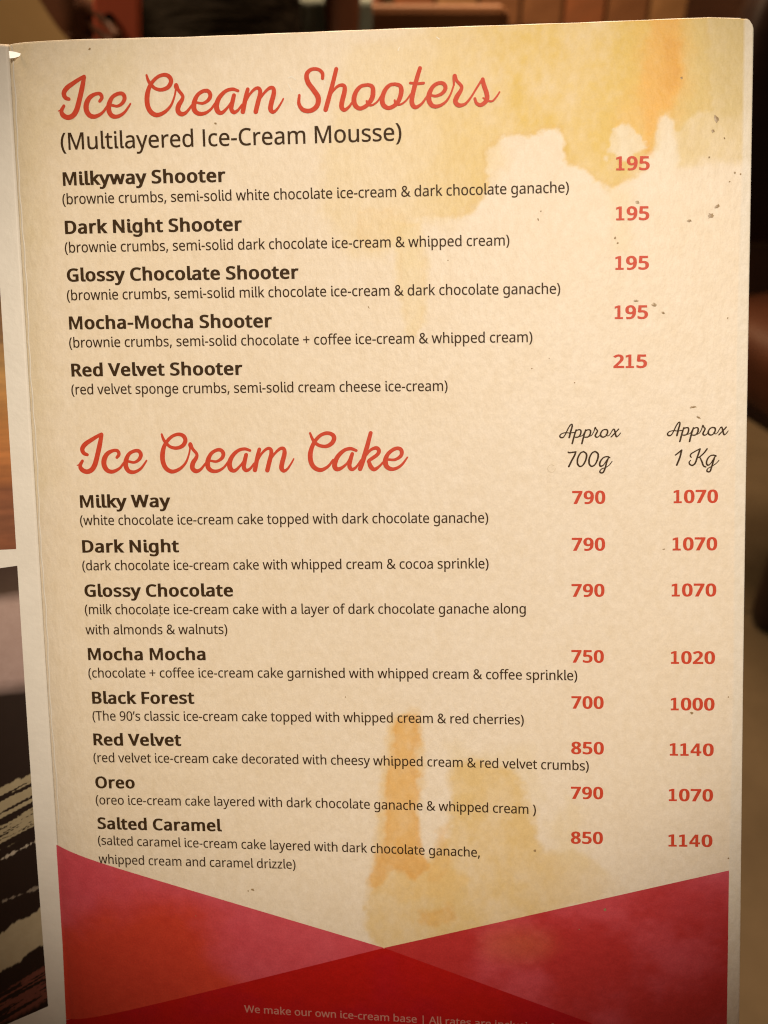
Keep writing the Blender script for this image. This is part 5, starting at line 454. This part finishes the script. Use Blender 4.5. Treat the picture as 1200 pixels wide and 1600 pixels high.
def grid_mesh(name, Ug, Vg, lift, m_, parent, cols=None, skirt=0.0):
    ny, nx = Ug.shape; co = surf(Ug, Vg, lift).reshape(-1, 3)
    idx = np.arange(ny * nx).reshape(ny, nx)
    q = np.stack([idx[1:, :-1], idx[1:, 1:], idx[:-1, 1:], idx[:-1, :-1]], -1).reshape(-1, 4)
    if skirt:
        ring = np.concatenate([idx[0, :], idx[1:, -1], idx[-1, -2::-1], idx[-2:0:-1, 0]])
        low = co[ring] - np.array([0, 0, skirt / 1000]); base = len(co); n = len(ring)
        k = np.arange(n); k2 = (k + 1) % n
        sk = np.stack([ring[k2], ring[k], base + k, base + k2], -1)[:, ::-1]
        co = np.concatenate([co, low]); q = np.concatenate([q, sk])
    me = bpy.data.meshes.new(name); me.vertices.add(len(co)); me.vertices.foreach_set('co', co.ravel())
    me.loops.add(len(q) * 4); me.loops.foreach_set('vertex_index', q.ravel().astype(np.int32))
    me.polygons.add(len(q)); me.polygons.foreach_set('loop_start', np.arange(0, len(q) * 4, 4, dtype=np.int32))
    me.polygons.foreach_set('use_smooth', np.ones(len(q), bool)); me.update(calc_edges=True)
    if cols is not None:
        c = np.ones((len(co), 4), np.float32); f = cols.reshape(-1, 3); c[:len(f), :3] = f; c[len(f):, :3] = (.78, .74, .66)
        a = me.color_attributes.new('print', 'FLOAT_COLOR', 'POINT'); a.data.foreach_set('color', c.ravel())
    return link(name, me, m_, parent)

M_paper = mat('laminated_print', (.8, .75, .6), .50, .28, (420, (.93, .91, .86), .9), (620, .26, .0008), attr='print', stretch=(1, .62, 1), mottle=.05)
M_white = mat('laminated_white', (.76, .725, .65), .48, .3, (120, (.70, .665, .59), .6), (400, .2, .0008))
M_ink = mat('dark_brown_ink', (.040, .021, .007), .55, .12, (900, (.062, .034, .013), .6))
M_redink = mat('brick_red_ink', (.56, .052, .020), .5, .2, (900, (.57, .085, .045), .7))
M_paleink = mat('pale_pink_ink', (.55, .24, .20), .5, .3)
M_panel = mat('red_watercolour', (.5, .03, .03), .5, .28, (240, (.88, .75, .78), .8), (420, .2, .0008), attr='print', mottle=.10)

# right page ------------------------------------------------------
nx, ny = 520, 740
S, Tt = np.meshgrid(np.linspace(0, 1, nx), np.linspace(0, 1, ny))
tu, tv = zip(*PAGE_TOP)
ru = [p[0] for p in PAGE_RIGHT]; rv = [p[1] for p in PAGE_RIGHT]
W0 = 231.2
Ug = S * W0; vt = np.interp(Ug, tu, tv); Vg = vt + Tt * (VB - vt)
Ug = S * np.interp(Vg, rv, ru)
Vg = np.interp(Ug, tu, tv); Vg = Vg + Tt * (VB - Vg)
rr = 4.2; cx, cy = 231.3 - rr, 3.25 + rr                      # rounded top right corner
mask = (Ug > cx) & (Vg < cy); dx = Ug - cx; dy = Vg - cy; dd = np.hypot(dx, dy); k = np.where(mask & (dd > rr), rr / np.maximum(dd, 1e-6), 1)
Ug = np.where(mask, cx + dx * k, Ug); Vg = np.where(mask, cy + dy * k, Vg)
cx, cy = 231.3 - rr, VB - rr
mask = (Ug > cx) & (Vg > cy); dx = Ug - cx; dy = Vg - cy; dd = np.hypot(dx, dy); k = np.where(mask & (dd > rr), rr / np.maximum(dd, 1e-6), 1)
Ug = np.where(mask, cx + dx * k, Ug); Vg = np.where(mask, cy + dy * k, Vg)
col = np.empty(Ug.shape + (3,)); col[:] = (.825, .745, .628); col *= (1 - np.clip((150 - Ug) / 150, 0, 1)[..., None] * np.array([.0, .02, .08]))
f1 = fbm(Ug / 34, Vg / 34, 4, 3)[..., None]; f2 = fbm(Ug / 5, Vg / 8, 4, 9)[..., None]
col *= 1 + f1 * np.array([.02, .05, .12]) + f2 * np.array([.04, .06, .10])
for c, op, soft, amp, poly, fade in STAINS:
    d = sdist(Ug, Vg, poly) + amp * (2.4 * fbm(Ug / 7.5, Vg / 7.5, 6, poly[0][0]) + .9 * fbm(Ug / 1.7, Vg / 1.7, 4, poly[0][1])) 
    a = sstep(.5 - d / (2 * soft)) * op
    a = a * np.clip(1 + .9 * fbm(Ug / 9, Vg / 14, 5, poly[0][1]) + .5 * fbm(Ug / 2.2, Vg / 3, 4, 7), .3, 1.2)
    if fade: a = a * sstep((Ug - fade[0]) / (fade[1] - fade[0]))
    edge = np.exp(-((d + soft * .8) / .7) ** 2) * .10 * (soft < 1.7) * (c[2] < .5)
    cc = np.array(c) * (1 - edge[..., None] * np.array([.3, .8, 1.6]))
    col = col * (1 - a[..., None]) + cc * a[..., None]
ae = np.interp(Vg, [p[1] for p in ART_EDGE], [p[0] for p in ART_EDGE]) + .5 * fbm(Vg / 9, Vg * 0, 3, 2)
be = np.interp(Vg, [p[1] for p in PRINT_RIGHT], [p[0] for p in PRINT_RIGHT])
wh = np.maximum(sstep((ae - Ug) / .5 + .5), sstep((Ug - be) / .7 + .5) * .8)[..., None]
col = col * (1 - wh) + np.array((.775, .74, .665)) * wh
gw = (np.exp(-np.abs(Ug - ae - .3) / .35) * .10 * (vnoise(Vg / 2.5, Vg * 0 + 3) > .35))[..., None]      # broken brown line where the print starts
col = col * (1 - gw * np.array([.8, 1, 1.3]))
page = grid_mesh('right_page', Ug, Vg, 0, M_paper, menu, col, .8)
page['label'] = 'cream page with yellow and orange watercolour stains and two red panels'
bk = grid_mesh('page_back', *np.meshgrid(np.linspace(.5, 230.5, 60), np.linspace(4, VB - .5, 80)), -.79, M_white, page)

# left page -------------------------------------------------------
Ul, Vl = np.meshgrid(np.linspace(-75, 0, 70), np.linspace(0, 1, 300))
vt = -1.6 - .004 * Ul; Vl = vt + Vl * (VB - vt)
lp = grid_mesh('left_page', Ul, Vl, -.02, M_white, menu, None, .8); lp['label'] = 'mostly hidden left page with dark food photographs in white frames'
# print on the left page: upper warm wood photograph, lower dark photograph
M_photo = mat('printed_photograph', (.3, .2, .1), .45, .3, (300, (.85, .82, .8), .6), attr='print')
Up, Vp = np.meshgrid(np.linspace(-72, -7.05, 130), np.linspace(62, 160.6, 220))
t = (Vp - 62) / 98.6; n1 = fbm(Up / 14, Vp / 3, 4, 1)
def ramp(t, stops):
    xs = [s[0] for s in stops]; return np.stack([np.interp(t, xs, [s[1][k] for s in stops]) for k in range(3)], -1)
colp = ramp(t + n1 * .05, [(0, (.10, .03, .01)), (.2, (.22, .09, .02)), (.4, (.55, .30, .08)), (.55, (.60, .25, .05)), (.75, (.58, .20, .05)), (.79, (.30, .10, .035)), (.9, (.34, .12, .05)), (1, (.30, .10, .04))])
colp *= (1 + n1 * .8)[..., None] * .72
o = grid_mesh('photograph', Up, Vp, .03, M_photo, lp, np.clip(colp, 0, 1)); o['label'] = 'printed photograph of orange glowing wood'
Up, Vp = np.meshgrid(np.linspace(-72, -7.05, 170), np.linspace(0, 1, 420)); vtop = 166.2 + (-7.05 - Up) * .10; vbot = 324.3 + (-7.05 - Up) * .32; Vp = vtop + Vp * (vbot - vtop)
n1 = fbm(Up / 20, Vp / 5, 4, 5); vv = Vp + (-7 - Up) * -.42
colp = ramp(Vp + n1 * 3 + (Up + 7) * .1, [(166, (.05, .025, .015)), (174, (.07, .04, .025)), (179, (.42, .30, .26)), (204, (.38, .27, .24)), (210, (.02, .01, .006)), (400, (.012, .006, .004))])
K = (.34, .28, .17)
def stroke(y0, y1, sl, seed, sharp=1.0, c=K, streak=True):
    global colp
    y = Vp + (Up + 7) * sl; n = fbm(Up / 22, y / 1.1, 5, seed); e = fbm(Up / 3, y * 0 + 1, 4, seed + 3) * 3 + fbm(Up / 1.0, y / 9, 3, seed) * 1.2
    m_ = sstep((y - y0 + e) / sharp + .5) * sstep((y1 - y + e) / sharp + .5)
    if streak: m_ = m_ * sstep((n + .06) / .05)
    colp = colp * (1 - m_[..., None]) + np.array(c) * m_[..., None]
stroke(238, 259, .45, 4, .6)
stroke(262, 263.2, .45, 14, .4, (.42, .36, .28), False)
stroke(279, 279.8, .3, 24, .4, (.20, .16, .12), False)
stroke(287, 301, .55, 7, .8, (.40, .33, .21), False)
stroke(309, 321, .5, 17, 2, (.16, .05, .035))
o = grid_mesh('photograph', Up, Vp, .03, M_photo, lp, np.clip(colp, 0, 1)); o['label'] = 'printed dark photograph with cream brush strokes'

# red panels ------------------------------------------------------
def lerpline(L, u): return np.interp(u, [p[0] for p in L], [p[1] for p in L])
L1 = PANEL_LINES['l1']; L2 = PANEL_LINES['l2']
def ext(L, u):
    (a, b), (c, d) = (L[0], L[1]) if True else None
    return np.where(u < L[1][0], L[0][1] + (u - L[0][0]) * (L[1][1] - L[0][1]) / (L[1][0] - L[0][0]), L[1][1] + (u - L[1][0]) * (L[2][1] - L[1][1]) / (L[2][0] - L[1][0]))
VE = VB - 4.6; UR = L2[2][0]; UC = L1[1][0]
def panel(name, u0, u1, ftop, fbot, n, m_, colf, label):
    s, t = np.meshgrid(np.linspace(0, 1, n), np.linspace(0, 1, m_)); U = u0 + s * (u1 - u0)
    a = ftop(U); b = np.maximum(fbot(U), a + .001); V = a + t * (b - a)
    U2 = np.where(s == 0, U + (np.interp(V, [p[1] for p in ART_EDGE], [p[0] for p in ART_EDGE]) - u0) * (u0 < 5), U)
    o = grid_mesh(name, U2, V, .04, M_panel, page, np.clip(colf(U, V), 0, 1)); o['label'] = label; return o
def cl(U, V):
    n = fbm(U / 30, V / 22, 5, 3); k = sstep((V - 280 + U * .0) / 30 + n * 1.6 + .30 - sstep((U - 38) / 45) * 1.1); h = sstep(fbm(U / 22, V / 18, 4, 8) * 2 + .5)
    a = np.array((.62, .080, .105)); b = np.array((.60, .055, .028)); g = np.array((.66, .12, .16))
    c = a + (g - a) * h[..., None] * .35; return c + (b - c) * k[..., None]
def cr(U, V):
    n = fbm(U / 26, V / 20, 5, 13); top = sstep((300 - V) / 30 + n * 1.2); k = sstep(n * 3 + .4)[..., None]
    a = np.array((.60, .075, .095)); b = np.array((.50, .034, .034)); c = a * k + b * (1 - k)
    o_ = sstep(1 - np.hypot((U - 160) / 22, (V - 297) / 10) + n)[..., None]; c = c * (1 - o_ * .6) + np.array((.56, .12, .05)) * o_ * .6
    pk = (sstep((U - 195) / 30) * top)[..., None]; return c + (np.array((.62, .10, .14)) - c) * pk
def cb(U, V):
    n = fbm(U / 30, V / 20, 5, 23); a = np.array((.43, .005, .012)); b = np.array((.46, .006, .004)); return a + (b - a) * sstep(n * 3 + .5)[..., None]
panel('red_panel', ART_EDGE[-3][0], UC, lambda U: ext(L1, U), lambda U: np.minimum(ext(L2, U), VE), 240, 120, cl, 'pink to orange red triangle at the lower left')
panel('red_panel', UC, UR, lambda U: ext(L2, U), lambda U: np.minimum(ext(L1, U), VE), 240, 120, cr, 'crimson triangle at the lower right')
panel('red_panel', ART_EDGE[-2][0], UR, lambda U: np.minimum(np.maximum(ext(L1, U), ext(L2, U)), VE - .01), lambda U: U * 0 + VE, 240, 60, cb, 'deep red overlap at the bottom')

# gutter: laminate ridge along the fold ------------------------------
vs, fs = [], []
nv = 260
for i in range(nv):
    v = -1 + i / (nv - 1) * 258; c0 = 1.2 + .25 * math.sin(v * .11) + .15 * math.sin(v * .53); ww = .28
    for k, (du, h) in enumerate(((-1, .01), (-.5, .10), (0, .15), (.5, .10), (1, .01))):
        vs.append(surf(c0 + du * ww, v, h)); 
    if i:
        for k in range(4): a = (i - 1) * 5 + k; fs.append((a, a + 5, a + 6, a + 1))
rd = pydata('laminate_fold', vs, fs, mat('laminate_film', (.74, .70, .62), .3, .4), menu, True)

# cut edge along the top: added pale strip, its highlight put into the colour
vs, fs = [], []
for i in range(300):
    u = i / 299 * 227.5; v = float(np.interp(u, tu, tv)); j_ = .03 * math.sin(u * .31)
    vs += [surf(u, v + .05, .03), surf(u, v - .16 - j_, -.10), surf(u, v - .26 - j_, -.45)]
    if i:
        a = (i - 1) * 3; fs += [(a, a + 3, a + 4, a + 1), (a + 1, a + 4, a + 5, a + 2)]
ed = pydata('cut_edge_highlight', vs, fs, mat('card_edge_highlight', (.88, .85, .76), .4, .4), page, True)
if ed.data.polygons[0].normal.z < 0: ed.data.flip_normals()

# lettering -------------------------------------------------------
CAPH = .573
CAPS = {'subheading': 5.15, 'item_name': 4.2, 'description': 3.22, 'price': 4.2, 'footnote': 2.6}
INK = {'dark': M_ink, 'red': M_redink, 'pale': M_paleink}
_tess = {}
def glyph(ch, bold):
    key = (ch, bold)
    if key not in _tess:
        adv, cs = (SANS_BOLD if bold else SANS)[ch]
        loops = [[Vector((c[i] / 1000, c[i + 1] / 1000, 0)) for i in range(0, len(c), 2)] for c in cs]
        def wind(x, y):
            n_ = 0
            for l in loops:
                for i in range(len(l)):
                    a, b = l[i - 1], l[i]
                    if (a.y > y) != (b.y > y):
                        if x < (b.x - a.x) * (y - a.y) / (b.y - a.y) + a.x: n_ += 1 if b.y > a.y else -1
            return n_
        v2 = [Vector((p.x, p.y)) for l in loops for p in l]; e2 = []; k0 = 0
        for l in loops: e2 += [(k0 + i, k0 + (i + 1) % len(l)) for i in range(len(l))]; k0 += len(l)
        ov, _, of = delaunay_2d_cdt(v2, e2, [], 0, 1e-6)[:3]
        big = max(loops, key=lambda l: max(p.x for p in l) - min(p.x for p in l) + max(p.y for p in l) - min(p.y for p in l))
        sgn = 1 if sum(big[i - 1].x * big[i].y - big[i].x * big[i - 1].y for i in range(len(big))) > 0 else -1
        tris = [tuple(f) for f in of if wind(sum(ov[i].x for i in f) / 3, sum(ov[i].y for i in f) / 3) * sgn > 0]
        pts = np.array([(p.x, p.y) for p in ov])
        _tess[key] = (adv / 1000, pts, tris)
    return _tess[key]
def baseline(P, u):
    P = sorted(P)
    if len(P) == 2: c = np.polyfit([p[0] for p in P], [p[1] for p in P], 1)
    else: c = np.polyfit([p[0] for p in P], [p[1] for p in P], 2)
    return np.polyval(c, u)
for kind, ink, txt, P in LINES:
    bold = kind in ('item_name', 'price'); s = CAPS[kind] / CAPH
    x = 0; V_ = []; F_ = []; n0 = 0; prev = None
    for ch in txt:
        if ch == ' ': x += .2085 * (1.04 if bold else 1); continue
        adv, pts, tris = glyph(ch, bold)
        p = pts.copy(); p[:, 0] += x; V_.append(p); F_ += [tuple(i + n0 for i in t) for t in tris]; n0 += len(p); x += adv
    A = np.concatenate(V_); x0, x1 = A[:, 0].min(), A[:, 0].max()
    u0, u1 = P[0][0], P[-1][0]; kx = (u1 - u0) / (x1 - x0)
    u = u0 + (A[:, 0] - x0) * kx; v = baseline(P, u) - A[:, 1] * s
    print('STRETCH %.3f %s' % (kx / s, txt[:30]))
    pts = surf(u, v, .075)
    o = pydata({'footnote': 'footnote'}.get(kind, kind), pts, F_, INK[ink], page)
    if o.data.polygons[0].normal.z < 0: o.data.flip_normals()

# script headings: pen strokes with varying width --------------------
def catmull(P, n=6):
    P = [np.array(p, float) for p in P]; out = []
    Q = [2 * P[0] - P[1]] + P + [2 * P[-1] - P[-2]]
    for i in range(1, len(Q) - 2):
        a, b, c, d = Q[i - 1:i + 3]
        for k in range(n):
            t = k / n; out.append(.5 * ((2 * b) + (c - a) * t + (2 * a - 5 * b + 4 * c - d) * t * t + (3 * b - a - 3 * c + d) * t ** 3))
    out.append(P[-1]); return np.array(out)
def strokes(name, segs, m_, label, fat=1.0):
    vs, fs = [], []; lift = .06
    for seg in segs:
        C = catmull(seg); 
        keep = [0]
        for i in range(1, len(C)):
            if np.hypot(*(C[i, :2] - C[keep[-1], :2])) > .04: keep.append(i)
        C = C[keep]; n = len(C); T = np.gradient(C[:, :2], axis=0); T /= np.linalg.norm(T, axis=1)[:, None]; Nn = np.stack([-T[:, 1], T[:, 0]], 1)
        b = len(vs); r = C[:, 2:3] / 2 * fat
        Lf = C[:, :2] + Nn * r; Rt = C[:, :2] - Nn * r
        for i in range(n):
            for q_, p in enumerate((Lf[i], C[i, :2], Rt[i])): vs.append(surf(p[0], p[1], lift + i * .0009))
            if i: a = b + (i - 1) * 3; fs += [(a, a + 3, a + 4, a + 1), (a + 1, a + 4, a + 5, a + 2)]
        for end, sg, l2 in ((0, -1, lift - .004), (n - 1, 1, lift + n * .0009 + .004)):
            c = C[end, :2]; rr_ = float(r[end, 0]); a0 = math.atan2(*(T[end] * sg)[::-1]); b2 = len(vs); vs.append(surf(c[0], c[1], l2))
            for k in range(13): a = a0 - math.pi / 2 + math.pi * k / 12; vs.append(surf(c[0] + rr_ * math.cos(a), c[1] + rr_ * math.sin(a), l2))
            for k in range(12): fs.append((b2, b2 + 1 + k, b2 + 2 + k))
        lift += .0035
    o = pydata(name, vs, fs, m_, page); bm = bmesh.new(); bm.from_mesh(o.data)
    for f in bm.faces:
        f.normal_update()
        if f.normal.z < 0: f.normal_flip()
    bm.to_mesh(o.data); bm.free(); o['label'] = label; return o
strokes('heading', SCRIPT['ice_cream_shooters'], M_redink, 'red script heading Ice Cream Shooters')
strokes('heading', SCRIPT['ice_cream_cake'], M_redink, 'red script heading Ice Cream Cake')
for k, l in (('approx', 'Approx over the left column'), ('approx_second', 'Approx over the right column'), ('grams', '700g'), ('kilogram', '1 Kg')):
    strokes('column_title', SCRIPT[k], M_ink, 'dark script ' + l, 1.45)

# grease spots, scratches, painted glitter and the chipped corner ----------------------
M_spot = mat('brown_grease', (.36, .25, .12), .4, .4, (800, (.20, .13, .06), .8))
for (u, v, r, e, a) in SPOTS:
    n = 14; ring = []
    for k in range(n):
        t = 2 * math.pi * k / n; q_ = r * random.uniform(.6, 1.25); x = q_ * math.cos(t) * e ** .5; y = q_ * math.sin(t) / e ** .5
        ring.append((u + x * math.cos(a) - y * math.sin(a), v + x * math.sin(a) + y * math.cos(a)))
    pts = [surf(u, v, .13)] + [surf(p[0], p[1], .085) for p in ring]
    o = pydata('grease_spot', pts, [(0, 1 + (k + 1) % n, 1 + k) for k in range(n)], M_spot, page)
M_scr = mat('scuff_glitter_film', (.86, .82, .72), .25, .6)
for s in SCRATCH_GLITTER:
    seg = [(p[0], p[1], .35 - .12 * (i != 1)) for i, p in enumerate(s)]
    if len(seg) > 1: strokes('scratch', [seg], M_scr, 'pale scratch in the laminate, near the top edge painted glitter')
ringseg = [(RING[0] + 1.2 * math.cos(t * .6), RING[1] + 1.2 * math.sin(t * .6), .22) for t in range(10)]
strokes('scratch', [ringseg], mat('faint_ring', (.66, .58, .45), .4), 'faint small ring mark')
# lifted film corner: a flat flap tilted half way between the eye and the lamp, so it glints
c0 = np.mean(np.array(CHIP), 0); P0 = Vector(surf(c0[0], c0[1], 1.0)); mi = menu.matrix_world.inverted()
hv = ((mi @ Vector((.16, -.42, 1.66)) - P0).normalized() + (mi @ CAM - P0).normalized()).normalized()
def flap(p): x, y = surf(p[0], p[1], 0)[:2]; return (x, y, P0.z - (hv.x * (x - P0.x) + hv.y * (y - P0.y)) / hv.z)
pts = [flap(c0)] + [flap(p) for p in CHIP]
o = pydata('lifted_film', pts, [(0, 1 + (k + 1) % len(CHIP), 1 + k) for k in range(len(CHIP))], mat('glossy_film', (.85, .83, .76), .30, .6), page)
if o.data.polygons[0].normal.z < 0: o.data.flip_normals()
o['label'] = 'bright glinting lifted film at the top corner by the fold'
